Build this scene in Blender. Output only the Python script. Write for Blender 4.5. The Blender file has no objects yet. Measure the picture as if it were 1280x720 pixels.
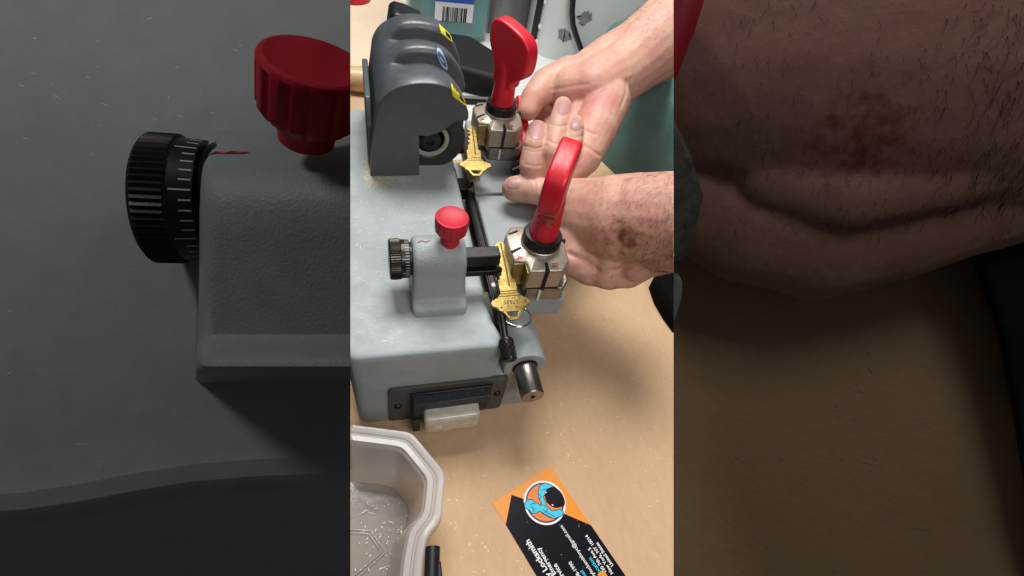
import bpy, bmesh, math, random
from mathutils import Vector, Matrix
from mathutils.bvhtree import BVHTree
random.seed(7)
SC = bpy.context.scene
COL = SC.collection
SC.unit_settings.scale_length = 0.01          # 1 unit = 1 cm
# ---------------------------------------------------------------- camera
FPX = 634.0
AX = Vector((.9633, -.0579, .2621)).normalized()
AZ0 = Vector((.1658, -.6394, -.7508))
AZ = (AZ0 - AX * AZ0.dot(AX)).normalized()
AY = AZ.cross(AX).normalized()
if AY.dot(Vector((-.2111, -.7666, .6064))) < 0: AY = -AY
CAM = Vector((0, 0, 36))
# camera axes written in the machine's coordinates (x right, y down, z forward)
CXw = Vector((AX[0], AY[0], AZ[0])); CYw = Vector((AX[1], AY[1], AZ[1])); CZw = Vector((AX[2], AY[2], AZ[2]))
def ray(px, py): return CXw * (px - 640) + CYw * (py - 360) + CZw * FPX
def uz(px, py, z=0.0):
    r = ray(px, py); t = (z - CAM.z) / r.z; return CAM + r * t
def uy(px, py, y):
    r = ray(px, py); return CAM + r * (y / r.y)
def pr(p):
    w = Vector(p) - CAM; c = (w.dot(CXw), w.dot(CYw), w.dot(CZw))
    return 640 + FPX * c[0] / c[2], 360 + FPX * c[1] / c[2], c[2]
def dp(px, py, d):                             # point at a distance in front of the lens
    return CAM + ray(px, py) * (d / FPX)
cam = bpy.data.cameras.new('camera'); camo = bpy.data.objects.new('camera', cam); COL.objects.link(camo)
cam.sensor_width = 36; cam.lens = FPX / 1280 * 36; cam.clip_start = 1; cam.clip_end = 5000
M = Matrix((CXw, -CYw, -CZw)).transposed().to_4x4(); M.translation = CAM
camo.matrix_world = M
SC.camera = camo
# ---------------------------------------------------------------- materials
def mat(name, col, rough=.5, metal=0, var=.0, vs=3.0, bump=0.0, bs=40.0, col2=None, coat=0, sss=0, trans=0, spec=.5, rv=0.0, ior=1.45, alpha=1, rscale=(1, 1, 1), thr=None):
    m = bpy.data.materials.new(name); m.use_nodes = True
    n = m.node_tree.nodes; l = m.node_tree.links; b = n['Principled BSDF']
    b.inputs['Base Color'].default_value = (*col, 1); b.inputs['Roughness'].default_value = rough
    b.inputs['Metallic'].default_value = metal; b.inputs['Coat Weight'].default_value = coat; b.inputs['Coat Roughness'].default_value = .22
    b.inputs['Specular IOR Level'].default_value = spec; b.inputs['IOR'].default_value = ior
    if sss:
        b.inputs['Subsurface Weight'].default_value = sss; b.inputs['Subsurface Radius'].default_value = (1, .35, .2); b.inputs['Subsurface Scale'].default_value = .35
    b.inputs['Transmission Weight'].default_value = trans; b.inputs['Alpha'].default_value = alpha
    tc = n.new('ShaderNodeTexCoord'); mp = n.new('ShaderNodeMapping'); mp.inputs['Scale'].default_value = rscale
    l.new(tc.outputs['Object'], mp.inputs[0]); V = mp.outputs[0]
    if var or col2:
        t = n.new('ShaderNodeTexNoise'); t.inputs['Scale'].default_value = vs; t.inputs['Detail'].default_value = 6; t.inputs['Roughness'].default_value = .6
        l.new(V, t.inputs['Vector'])
        r = n.new('ShaderNodeValToRGB'); a, c = (thr or (.3, .7)); r.color_ramp.elements[0].position = a; r.color_ramp.elements[1].position = c
        if col2: k1, k2 = col, col2
        else: k1 = tuple(x * (1 - var) for x in col); k2 = tuple(min(1, x * (1 + var)) for x in col)
        r.color_ramp.elements[0].color = (*k1, 1); r.color_ramp.elements[1].color = (*k2, 1)
        l.new(t.outputs['Fac'], r.inputs[0]); l.new(r.outputs[0], b.inputs['Base Color'])
    if rv:
        t = n.new('ShaderNodeTexNoise'); t.inputs['Scale'].default_value = vs * 2.3; t.inputs['Detail'].default_value = 5; l.new(V, t.inputs['Vector'])
        q = n.new('ShaderNodeMapRange'); q.inputs[3].default_value = max(0, rough - rv); q.inputs[4].default_value = min(1, rough + rv); q.inputs[1].default_value = .3; q.inputs[2].default_value = .7
        l.new(t.outputs['Fac'], q.inputs[0]); l.new(q.outputs[0], b.inputs['Roughness'])
    if bump:
        t = n.new('ShaderNodeTexNoise'); t.inputs['Scale'].default_value = bs; t.inputs['Detail'].default_value = 4; l.new(V, t.inputs['Vector'])
        p = n.new('ShaderNodeBump'); p.inputs['Strength'].default_value = bump; p.inputs['Distance'].default_value = .05
        l.new(t.outputs['Fac'], p.inputs['Height']); l.new(p.outputs[0], b.inputs['Normal'])
    return m
GREY = (.335, .375, .385)
paint = mat('grey_paint', GREY, .5, var=.1, vs=.5, bump=.3, bs=5, rv=.1, spec=.35)
paint_rough = mat('grey_textured_paint', GREY, .42, var=.05, vs=1.2, bump=1.0, bs=7, spec=.4)
guardm = mat('charcoal_plastic', (.075, .086, .097), .4, var=.12, vs=.8, bump=.12, bs=8, rv=.1, coat=.1)
black = mat('black_plastic', (.012, .012, .014), .38, var=.2, bump=.2, bs=20)
blackmet = mat('black_oxide_steel', (.03, .028, .026), .33, metal=.7, var=.3, vs=3, bump=.2, bs=18)
steel = mat('dusty_steel', (.46, .41, .34), .42, metal=.7, col2=(.22, .19, .14), vs=10, thr=(.5, .75), bump=.3, bs=14, rv=.12)
steel_d = mat('brushed_steel', (.30, .27, .235), .36, metal=.9, var=.25, vs=2, bump=.4, bs=10, rscale=(1, .2, 1))
greysteel = mat('dark_turned_steel', (.26, .25, .235), .3, metal=.95, var=.25, vs=1.5, bump=.3, bs=12, rscale=(1, .1, 1))
brass = mat('brass', (.44, .32, .10), .36, metal=.85, col2=(.24, .17, .05), vs=1.6, bump=.3, bs=12, rv=.12)
red = mat('red_plastic', (.62, .012, .03), .42, var=.1, vs=1.5, bump=.15, bs=14, coat=.1, rv=.08)
redk = mat('red_knob_plastic', (.56, .012, .035), .48, var=.12, vs=2, bump=.3, bs=16)
redp = mat('red_marker', (.45, .03, .05), .7)
white = mat('white_paint', (.8, .8, .8), .5)
darkslot = mat('slot_black', (.012, .011, .01), .8)
def cardboard(name, k=1.0):
    m = bpy.data.materials.new(name); m.use_nodes = True
    n = m.node_tree.nodes; l = m.node_tree.links; b = n['Principled BSDF']; b.inputs['Roughness'].default_value = .85
    tc = n.new('ShaderNodeTexCoord')
    t1 = n.new('ShaderNodeTexNoise'); t1.inputs['Scale'].default_value = .18 * k; t1.inputs['Detail'].default_value = 4
    mp = n.new('ShaderNodeMapping'); mp.inputs['Scale'].default_value = (1.6 * k, .8 * k, 1); mp.inputs['Rotation'].default_value = (0, 0, .75)
    t2 = n.new('ShaderNodeTexNoise'); t2.inputs['Scale'].default_value = 1.4; t2.inputs['Detail'].default_value = 6
    t3 = n.new('ShaderNodeTexNoise'); t3.inputs['Scale'].default_value = 14 * k; t3.inputs['Detail'].default_value = 6
    l.new(tc.outputs['Object'], t1.inputs[0]); l.new(tc.outputs['Object'], mp.inputs[0]); l.new(mp.outputs[0], t2.inputs[0]); l.new(tc.outputs['Object'], t3.inputs[0])
    a = n.new('ShaderNodeMath'); a.operation = 'ADD'; l.new(t1.outputs[0], a.inputs[0]); l.new(t2.outputs[0], a.inputs[1])
    c = n.new('ShaderNodeMath'); c.operation = 'MULTIPLY_ADD'; c.inputs[1].default_value = .5; l.new(t3.outputs[0], c.inputs[0]); l.new(a.outputs[0], c.inputs[2])
    r = n.new('ShaderNodeValToRGB'); r.color_ramp.elements[0].position = .3; r.color_ramp.elements[1].position = .95
    q = n.new('ShaderNodeMath'); q.operation = 'MULTIPLY'; q.inputs[1].default_value = .5; l.new(c.outputs[0], q.inputs[0]); l.new(q.outputs[0], r.inputs[0])
    r.color_ramp.elements[0].color = (.49, .315, .18, 1); r.color_ramp.elements[1].color = (.61, .415, .25, 1); l.new(r.outputs[0], b.inputs['Base Color'])
    p = n.new('ShaderNodeBump'); p.inputs['Strength'].default_value = .45; p.inputs['Distance'].default_value = .05 / k; l.new(c.outputs[0], p.inputs['Height']); l.new(p.outputs[0], b.inputs['Normal'])
    return m
card_m = cardboard('cardboard')
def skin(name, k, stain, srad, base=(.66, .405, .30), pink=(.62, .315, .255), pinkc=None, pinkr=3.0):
    m = bpy.data.materials.new(name); m.use_nodes = True
    n = m.node_tree.nodes; l = m.node_tree.links; b = n['Principled BSDF']; b.inputs['Roughness'].default_value = .5
    b.inputs['Subsurface Weight'].default_value = .25; b.inputs['Subsurface Radius'].default_value = (1, .3, .15); b.inputs['Subsurface Scale'].default_value = .35 / k
    b.inputs['Specular IOR Level'].default_value = .4
    tc = n.new('ShaderNodeTexCoord'); O = tc.outputs['Object']
    def noise(s, d=5, src=O):
        t = n.new('ShaderNodeTexNoise'); t.inputs['Scale'].default_value = s; t.inputs['Detail'].default_value = d; l.new(src, t.inputs['Vector']); return t
    t = noise(.55 * k); r = n.new('ShaderNodeValToRGB'); r.color_ramp.elements[0].position = .35; r.color_ramp.elements[1].position = .68
    r.color_ramp.elements[0].color = (*base, 1); r.color_ramp.elements[1].color = (*pink, 1); l.new(t.outputs[0], r.inputs[0])
    t2 = noise(3 * k); mx = n.new('ShaderNodeMix'); mx.data_type = 'RGBA'; mx.blend_type = 'MULTIPLY'; mx.inputs[0].default_value = .5
    r2 = n.new('ShaderNodeValToRGB'); r2.color_ramp.elements[0].position = .3; r2.color_ramp.elements[0].color = (.86, .76, .74, 1); r2.color_ramp.elements[1].position = .65; r2.color_ramp.elements[1].color = (1, 1, 1, 1)
    l.new(t2.outputs[0], r2.inputs[0]); l.new(r.outputs[0], mx.inputs[6]); l.new(r2.outputs[0], mx.inputs[7]); out = mx.outputs[2]
    def spot(cen, rad, colr, nz, lo, hi, src):
        d = n.new('ShaderNodeVectorMath'); d.operation = 'DISTANCE'; l.new(O, d.inputs[0]); d.inputs[1].default_value = cen
        dd = n.new('ShaderNodeMath'); dd.operation = 'DIVIDE'; dd.inputs[1].default_value = rad; l.new(d.outputs['Value'], dd.inputs[0])
        tn = noise(nz, 6); ad = n.new('ShaderNodeMath'); ad.operation = 'MULTIPLY_ADD'; ad.inputs[1].default_value = 2.4; l.new(tn.outputs[0], ad.inputs[0]); l.new(dd.outputs[0], ad.inputs[2])
        mr = n.new('ShaderNodeMapRange'); mr.inputs[1].default_value = lo; mr.inputs[2].default_value = hi; mr.inputs[3].default_value = .9; mr.inputs[4].default_value = 0; l.new(ad.outputs[0], mr.inputs[0])
        x = n.new('ShaderNodeMix'); x.data_type = 'RGBA'; l.new(mr.outputs[0], x.inputs[0]); l.new(src, x.inputs[6]); x.inputs[7].default_value = (*colr, 1); return x.outputs[2]
    if pinkc is not None: out = spot(pinkc, pinkr, (.56, .2, .19), .5 * k, 1.2, 2.4, out)
    if stain is not None: out = spot(stain, srad, (.24, .075, .03), 1.6 * k, 1.2, 1.85, out)
    l.new(out, b.inputs['Base Color'])
    # fine creases
    v = n.new('ShaderNodeTexVoronoi'); v.feature = 'DISTANCE_TO_EDGE'; v.inputs['Scale'].default_value = 7 * k
    mp = n.new('ShaderNodeMapping'); mp.inputs['Scale'].default_value = (1, 1.7, 1.2); nn = noise(2 * k, 3)
    av = n.new('ShaderNodeMixRGB'); av.blend_type = 'ADD'; av.inputs[0].default_value = .5 / k; l.new(O, av.inputs[1]); l.new(nn.outputs['Color'], av.inputs[2]); l.new(av.outputs[0], mp.inputs[0]); l.new(mp.outputs[0], v.inputs['Vector'])
    p = n.new('ShaderNodeBump'); p.inputs['Strength'].default_value = .35; p.inputs['Distance'].default_value = .03 / k; l.new(v.outputs['Distance'], p.inputs['Height'])
    nb = noise(1.1 * k, 6); p2 = n.new('ShaderNodeBump'); p2.inputs['Strength'].default_value = .28; p2.inputs['Distance'].default_value = .25 / k; l.new(nb.outputs[0], p2.inputs['Height'])
    l.new(p.outputs[0], p2.inputs['Normal']); l.new(p2.outputs[0], b.inputs['Normal'])
    return m
nailm = mat('fingernail', (.50, .27, .25), .42, var=.1, coat=.1, sss=.2)
nailtip = mat('nail_tip', (.74, .62, .54), .4)
hairm = mat('dark_hair', (.03, .018, .012), .5)
# ---------------------------------------------------------------- mesh helpers
def frame(z, up=None):
    z = Vector(z).normalized(); u = Vector(up) if up is not None else (Vector((0, 0, 1)) if abs(z.z) < .9 else Vector((1, 0, 0)))
    x = u.cross(z).normalized(); y = z.cross(x); return Matrix((x, y, z)).transposed()
def xf(loc=(0, 0, 0), rot=None):
    m = (rot.to_4x4() if rot else Matrix.Identity(4)); m.translation = Vector(loc); return m
def box(bm, c, s, m=None):
    m = m or Matrix.Identity(4)
    v = bmesh.ops.create_cube(bm, size=1)['verts']
    for a in v: a.co = m @ (Vector((a.co.x * s[0], a.co.y * s[1], a.co.z * s[2])) + Vector(c))
    return v
def loft(bm, rings, close=True, cap0=True, cap1=True):
    R = [[bm.verts.new(p) for p in r] for r in rings]; n = len(R[0])
    for a, b in zip(R, R[1:]):
        for i in range(n if close else n - 1): bm.faces.new((a[i], a[(i + 1) % n], b[(i + 1) % n], b[i]))
    if cap0: bm.faces.new(list(reversed(R[0])))
    if cap1: bm.faces.new(R[-1])
    return R
def lathe(bm, prof, m, seg=48, rf=None, caps=True):
    rings = []
    for k, (r, z) in enumerate(prof):
        rings.append([m @ Vector((max(r, 1e-3) * (rf(a, k) if rf else 1) * math.cos(a), max(r, 1e-3) * (rf(a, k) if rf else 1) * math.sin(a), z)) for a in [2 * math.pi * i / seg for i in range(seg)]])
    return loft(bm, rings, True, caps, caps)
def prism(bm, pts, m, h0, h1):
    return loft(bm, [[m @ Vector((x, y, h0)) for x, y in pts], [m @ Vector((x, y, h1)) for x, y in pts]])
def tube(bm, pts, rad, seg=8, cap=True):
    pts = [Vector(p) for p in pts]; rings = []; up = None
    for i, p in enumerate(pts):
        d = (pts[min(i + 1, len(pts) - 1)] - pts[max(i - 1, 0)]).normalized()
        if up is None: up = d.orthogonal().normalized()
        else: up = (up - d * up.dot(d)).normalized()
        s = d.cross(up); r = rad[i] if isinstance(rad, (list, tuple)) else rad
        rings.append([p + (up * math.cos(a) + s * math.sin(a)) * r for a in [2 * math.pi * k / seg for k in range(seg)]])
    return loft(bm, rings, True, cap, cap)
def ring(bm, c, nrm, R, r, seg=40, k=8):
    f = frame(nrm); rings = []
    vs = [[bm.verts.new(Vector(c) + f @ Vector(((R + r * math.cos(b)) * math.cos(a), (R + r * math.cos(b)) * math.sin(a), r * math.sin(b)))) for b in [2 * math.pi * j / k for j in range(k)]] for a in [2 * math.pi * i / seg for i in range(seg)]]
    for i in range(seg):
        for j in range(k): bm.faces.new((vs[i][j], vs[(i + 1) % seg][j], vs[(i + 1) % seg][(j + 1) % k], vs[i][(j + 1) % k]))
def spline2(pts, n=4, keep=()):
    out = []; N = len(pts)
    for i in range(N):
        p0, p1, p2, p3 = (Vector(pts[(i + k - 1) % N]) for k in range(4))
        if i in keep: out.append(tuple(p1)); continue
        for j in range(n):
            t = j / n; q = .5 * ((2 * p1) + (p2 - p0) * t + (2 * p0 - 5 * p1 + 4 * p2 - p3) * t * t + (3 * p1 - p0 - 3 * p2 + p3) * t ** 3); out.append(tuple(q))
    return out
def clip(bm, left=None, right=None):
    for px, sgn in ((left, 1), (right, -1)):
        if px is None: continue
        nrm = (CXw - CZw * ((px - 640) / FPX)) * sgn       # points to the kept side
        g = bm.verts[:] + bm.edges[:] + bm.faces[:]
        res = bmesh.ops.bisect_plane(bm, geom=g, plane_co=CAM, plane_no=nrm, clear_inner=True)
        ed = [e for e in res['geom_cut'] if isinstance(e, bmesh.types.BMEdge)]
        try: bmesh.ops.triangle_fill(bm, edges=ed, use_beauty=True)
        except Exception: pass
LX, RX = 438, 842
def obj(name, bm, m, parent=None, smooth=35, bevel=0, bseg=3, sub=0, **k):
    bmesh.ops.recalc_face_normals(bm, faces=bm.faces)
    me = bpy.data.meshes.new(name); bm.to_mesh(me); bm.free()
    for x in (m if isinstance(m, list) else [m]): me.materials.append(x)
    o = bpy.data.objects.new(name, me); COL.objects.link(o)
    if smooth:
        for p in me.polygons: p.use_smooth = True
        try: me.set_sharp_from_angle(angle=math.radians(smooth))
        except Exception: pass
    if bevel:
        b = o.modifiers.new('bevel', 'BEVEL'); b.width = bevel; b.segments = bseg; b.limit_method = 'ANGLE'; b.angle_limit = math.radians(30); b.harden_normals = False
    if sub:
        s = o.modifiers.new('sub', 'SUBSURF'); s.levels = sub; s.render_levels = sub
    if parent is not None: attach(o, parent)
    for a, b in k.items(): o[a] = b
    return o
def attach(o, parent):
    o.parent = parent
    m = Matrix.Identity(4); q = parent; 
    while q is not None: m = q.matrix_basis @ (q.matrix_parent_inverse @ m if False else m); q = None
    # parent chain: roots only carry a location; parts carry none
    root = parent
    if parent.type == 'EMPTY': o.matrix_parent_inverse = Matrix.Translation(-Vector(parent.location))
def thing(name, label, cat, loc=(0, 0, 0), group=None):
    o = bpy.data.objects.new(name, None); COL.objects.link(o); o.location = loc; o.empty_display_size = 1
    o['label'] = label; o['category'] = cat
    if group: o['group'] = group
    return o
def bake(o, mods_done=True):
    """apply modifiers without operators"""
    dg = bpy.context.evaluated_depsgraph_get(); dg.update()
    me = bpy.data.meshes.new_from_object(o.evaluated_get(dg)); old = o.data; o.modifiers.clear(); o.data = me
    return o
def organic(name, caps, m, vox, smooth_it=6, fac=.6, flat=None, parent=None, cl=None, sinks=()):
    """capsules (p1,r1,p2,r2) fused into one continuous skin"""
    bm = bmesh.new()
    for p1, r1, p2, r2 in caps:
        p1 = Vector(p1); p2 = Vector(p2); d = (p2 - p1); L = d.length
        f = frame(d if L > 1e-4 else (0, 0, 1)); mm = xf(p1, f)
        prof = []
        for i in range(7): a = -math.pi / 2 + math.pi / 2 * i / 6; prof.append((r1 * math.cos(a), r1 * math.sin(a)))
        for i in range(1, 7): a = math.pi / 2 * i / 6; prof.append((r2 * math.cos(a), L + r2 * math.sin(a)))
        lathe(bm, prof, mm, 20)
    bmesh.ops.recalc_face_normals(bm, faces=bm.faces)
    me = bpy.data.meshes.new(name); bm.to_mesh(me); bm.free()
    o = bpy.data.objects.new(name, me); COL.objects.link(o)
    r = o.modifiers.new('r', 'REMESH'); r.mode = 'VOXEL'; r.voxel_size = vox; r.use_smooth_shade = True
    s = o.modifiers.new('s', 'SMOOTH'); s.factor = fac; s.iterations = smooth_it
    bake(o)
    if flat:
        for v in o.data.vertices: v.co = flat(v.co)
    if cl:
        b = bmesh.new(); b.from_mesh(o.data); clip(b, *cl); b.to_mesh(o.data); b.free()
    o.data.materials.clear(); o.data.materials.append(m)
    for p in o.data.polygons: p.use_smooth = True
    if parent is not None: attach(o, parent)
    return o
def text_mesh(s, size, align='LEFT', bold=0.0):
    c = bpy.data.curves.new('t', 'FONT'); c.body = s; c.size = size; c.align_x = align; c.extrude = 0; c.offset = bold; c.resolution_u = 3
    o = bpy.data.objects.new('t', c); COL.objects.link(o)
    dg = bpy.context.evaluated_depsgraph_get(); dg.update()
    me = bpy.data.meshes.new_from_object(o.evaluated_get(dg)); bpy.data.objects.remove(o); return me
def text_into(bm, s, size, m, align='LEFT', bold=0.0):
    me = text_mesh(s, size, align, bold); n0 = len(bm.verts); bm.from_mesh(me); bm.verts.ensure_lookup_table()
    for v in bm.verts[n0:]: v.co = m @ v.co
    bpy.data.meshes.remove(me)
def hairs(surf, name, n, region, direc, ln, rad, parent, m=hairm, bend=.5, rnd=.5):
    me = surf.data; bm = bmesh.new(); me.calc_loop_triangles()
    P = [p for p in me.polygons if region(*pr(p.center)[:2]) and p.normal.dot(CAM - p.center) > 0]
    if not P: bm.free(); return None
    for _ in range(n):
        p = random.choice(P); nr = Vector(p.normal); c = Vector(p.center)
        d = Vector(direc(*pr(c)[:2])); d = (d - nr * d.dot(nr)).normalized()
        s = nr.cross(d); d = (d + s * random.gauss(0, rnd)).normalized(); s = nr.cross(d)
        L = ln * random.uniform(.5, 1.3); cv = random.gauss(0, .35)
        pts = [c - nr * rad, c + d * L * .35 + nr * L * .13 + s * cv * L * .1, c + d * L * .7 + nr * L * .17 + s * cv * L * .35, c + d * L + nr * L * .12 + s * cv * L * .75]
        tube(bm, pts, [rad, rad * .9, rad * .6, rad * .15], 4, False)
    return obj(name, bm, m, parent)
# ================================================================ SETTING
def struct(name, bm, m, **k): return obj(name, bm, m, kind='structure', **k)
tablem = mat('white_table', (.66, .68, .67), .5, var=.04, vs=.3)
mt = bmesh.new(); box(mt, (22, 55, -1.4), (90, 130, 2)); clip(mt, LX, RX); struct('table', mt, tablem, smooth=0)
cb = bmesh.new()
poly = [(-10, -8), (60, -8), (60, 50.5), (25, 49.4), (9, 48.8), (8.5, 62.6), (-10, 62.9)]
prism(cb, poly, Matrix.Identity(4), -.395, 0); clip(cb, LX, RX)
o = obj('cardboard_sheet', cb, card_m, smooth=0); o['kind'] = 'structure'
# ================================================================ KEY MACHINE
KM = thing('key_machine', 'grey key duplicating machine with two red handles standing on the brown cardboard', 'key machine', (4, 30, 0))
def roundrect(x0, x1, y0, y1, r, n=6):
    out = []
    for cx, cy, a0 in ((x1 - r, y1 - r, 0), (x0 + r, y1 - r, 90), (x0 + r, y0 + r, 180), (x1 - r, y0 + r, 270)):
        for i in range(n + 1):
            a = math.radians(a0 + 90 * i / n); out.append((cx + r * math.cos(a), cy + r * math.sin(a)))
    return out
# body : wide base and raised block, softly rounded
bm = bmesh.new()
rings = []
def body_ring(ins, z, x1=7.5, bow=0): return [Vector((x + (.85 * max(0, 1 - (y - 17.2) / 3.6) ** 1.6 if x > 5 else 0), y - (0.25 if y < 20 and bow else 0) * math.sin((x + 1.6) / 9 * math.pi), z)) for x, y in roundrect(-1.65 - .4 * z / 8.7 + ins, x1 - ins, 17.2 + ins, 44.8 - ins, .9 - ins * .3, 8) + [(x1 - ins, q) for q in (18.6, 19.2, 19.8, 20.4, 21.2, 24)]]
for ins, z in ((0, -.0), (0.02, 3), (.03, 8.1), (.05, 8.4), (.11, 8.55), (.2, 8.64), (.33, 8.69), (.5, 8.7)): rings.append(body_ring(ins, z + .01))
loft(bm, rings); clip(bm, LX, None)
body = obj('body', bm, paint, KM, smooth=60)
# lower base to the right with the boss that holds the pivot rod
bm = bmesh.new()
rings = []
for ins, z in ((0, .012), (.03, 3.2), (.12, 3.6), (.4, 3.85), (.9, 3.95)):
    rings.append([Vector((x, y, z)) for x, y in roundrect(6.6 + ins, 11.6 - ins, 17.4 + ins, 43.5 - ins, .8)])
loft(bm, rings)
obj('lower_base', bm, paint, KM, smooth=60)
bm = bmesh.new()
c = uy(656, 458, 17.35); c0 = Vector((c.x, 0, c.z))
pts = []
for i in range(33):
    a = math.radians(-35 + 250 * i / 32); pts.append((c.x + 1.55 * math.cos(a), c.z + 1.45 * math.sin(a)))
pts = [(c.x + 1.5, 0.02)] + [p for p in pts if p[1] > c.z - .9] + [(c.x - 3.2, c.z - .4), (c.x - 3.2, .02)]
mm = Matrix(((1, 0, 0, 0), (0, 0, 1, 0), (0, 1, 0, 0), (0, 0, 0, 1)))
prism(bm, pts, mm, 17.3, 21.6)
obj('rod_boss', bm, paint, KM, smooth=50, bevel=.45, bseg=5)
bm = bmesh.new(); lathe(bm, [(.78, 0), (.82, .04), (.82, 2.35), (.76, 2.45), (.15, 2.46), (.12, 2.38)], xf((c.x, 17.4, c.z), frame((0, -1, 0))), 48)
rod = obj('pivot_rod', bm, greysteel, KM, smooth=40)
bm = bmesh.new(); lathe(bm, [(.16, 0), (.16, .03)], xf((c.x, 14.93, c.z), frame((0, -1, 0))), 20); obj('centre_hole', bm, darkslot, rod)
bm = bmesh.new(); ring(bm, (c.x, 17.27, c.z), (0, 1, 0), .87, .07); obj('rod_collar', bm, blackmet, rod)
bm = bmesh.new(); lathe(bm, [(.8, 0), (.8, 24)], xf((c.x, 20, c.z), frame((0, 1, 0))), 24); obj('guide_shaft', bm, greysteel, KM)
# channel gear between block and carriage
bm = bmesh.new()
box(bm, (7.75, 28.8, 6.6), (.35, 19, .6)); box(bm, (8.55, 26.8, 7.0), (.75, 14.2, 1.1)); box(bm, (8.35, 26.8, 7.62), (.18, 14.2, .14)); box(bm, (8.8, 26.8, 7.62), (.14, 14.2, .14))
box(bm, (8.1, 35.2, 6.9), (.8, 1.6, 1.2))
obj('slide_rail', bm, blackmet, KM, bevel=.06)
bm = bmesh.new(); box(bm, (7.75, 27, 7.02), (.22, 16, .2)); obj('brass_strip', bm, mat('oily_brass_chips', (.10, .08, .05), .7, metal=.2, col2=(.34, .26, .13), vs=6, bump=.8, bs=12), KM, bevel=.05)
bm = bmesh.new(); box(bm, (8.2, 21.4, 6.3), (1.0, 3.6, 1.6)); box(bm, (8.0, 19.6, 5.2), (.7, 1.6, 1.8), xf((0, 0, 0))); lathe(bm, [(.5, 0), (.5, 1.0)], xf((8.25, 20.2, 6.6), frame((0, -1, .15))), 20)
obj('carriage_stop', bm, blackmet, KM, bevel=.12)
bm = bmesh.new(); lathe(bm, [(.28, 0), (.4, .1), (.36, .5), (.1, .62)], xf((8.65, 23.4, 7.0), frame((.1, -.3, 1))), 20); lathe(bm, [(.24, 0), (.3, .1), (.26, .4)], xf((8.75, 24.3, 6.9), frame((.1, -.3, 1))), 20)
obj('adjusting_screw', bm, steel, KM)
# knurled latch
a = uz(628, 400, 9.2); b = uz(632, 424, 9.0); e = uz(637.5, 451, 8.7)
bm = bmesh.new(); tube(bm, [a + Vector((0, .8, .3)), a, b], [.26, .26, .24], 14)
lt = obj('latch_stem', bm, blackmet, KM)
bm = bmesh.new()
d = (e - b); f = frame(d)
lathe(bm, [(.3, -.1), (.44, 0), (.46, .08), (.46, d.length - .12), (.4, d.length - .02), (.3, d.length)], xf(b, f), 44)
for s in (-1, 1):
    for k in range(14):
        tube(bm, [xf(b, f) @ Vector((.47 * math.cos(k * math.tau / 14 + s * t * 1.4), .47 * math.sin(k * math.tau / 14 + s * t * 1.4), .1 + t * (d.length - .2))) for t in [i / 8 for i in range(9)]], .028, 5)
obj('knurled_knob', bm, blackmet, lt)
# carriage
CZ = 7.4
bm = bmesh.new()
pts = [(9.05, 24.6), (14.2, 24.6), (14.6, 34), (14.6, 45.5), (9.9, 45.5), (9.9, 38.3), (9.2, 35.6), (8.75, 34.9), (8.75, 33.4), (9.05, 33)]
prism(bm, pts, Matrix.Identity(4), CZ - 1.6, CZ)
cr = obj('carriage', bm, paint, KM, bevel=.25, bseg=4)
bm = bmesh.new(); prism(bm, [(8.9, 33.7), (14.5, 33.7), (14.55, 35.3), (9.0, 35.3)], Matrix.Identity(4), CZ - .05, CZ + .32); obj('cross_rib', bm, paint, cr, bevel=.15)
bm = bmesh.new(); box(bm, (9.2, 36.4, CZ - .4), (1.2, 1.5, 1.0)); obj('guide_finger', bm, mat('worn_bronze', (.17, .12, .07), .5, metal=.5, var=.3, vs=3, bump=.6, bs=8), cr, bevel=.2)
# --------- stop housing
HX0, HX1 = 2.46, 5.86; YC, ZC = 22.75, 11.5
def housing(bm, x0, x1):
    prof = []
    R = 1.42
    prof += [(20.1, 8.62), (20.08, 9.0), (20.22, 9.28), (20.6, 9.42), (20.78, 9.5), (20.9, 9.75), (21.22, 10.9), (21.32, 11.3)]
    for i in range(13):
        a = math.radians(180 - 15 * i); prof.append((YC + R * math.cos(a), ZC + R * math.sin(a) + .08))
    prof += [(24.3, 10.6), (24.6, 9.6), (25.0, 8.62)]
    xs = [(x0, .35), (x0 + .05, .2), (x0 + .16, .07), (x0 + .32, 0), (x1 - .32, 0), (x1 - .16, .07), (x1 - .05, .2), (x1, .35)]
    rings = []
    for x, ins in xs:
        rr = []
        for y, z in prof:
            cx, cz = YC, 9.5; dx = y - cx; dz = z - cz; L = math.hypot(dx, dz)
            fl = .12 * max(0, 1 - (z - 8.6) / 2.2)           # foot flare
            xx = x + (-fl if x < (x0 + x1) / 2 else fl)
            rr.append(Vector((xx, y - dx / L * ins * .8, max(z - dz / L * ins * .8, 8.62) if z > 8.7 else z)))
        rings.append(rr)
    loft(bm, rings)
bm = bmesh.new(); housing(bm, HX0, HX1)
hs = obj('stop_housing', bm, paint_rough, KM, smooth=50)
bm = bmesh.new()
p0 = [uz(x, y, 12.95) for x, y in ((522, 304), (527, 302), (532, 303.5), (537, 301.5))]
tube(bm, [Vector((v.x, v.y, 13.0)) for v in p0], .035, 6); obj('marker_line', bm, redp, hs)
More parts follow.
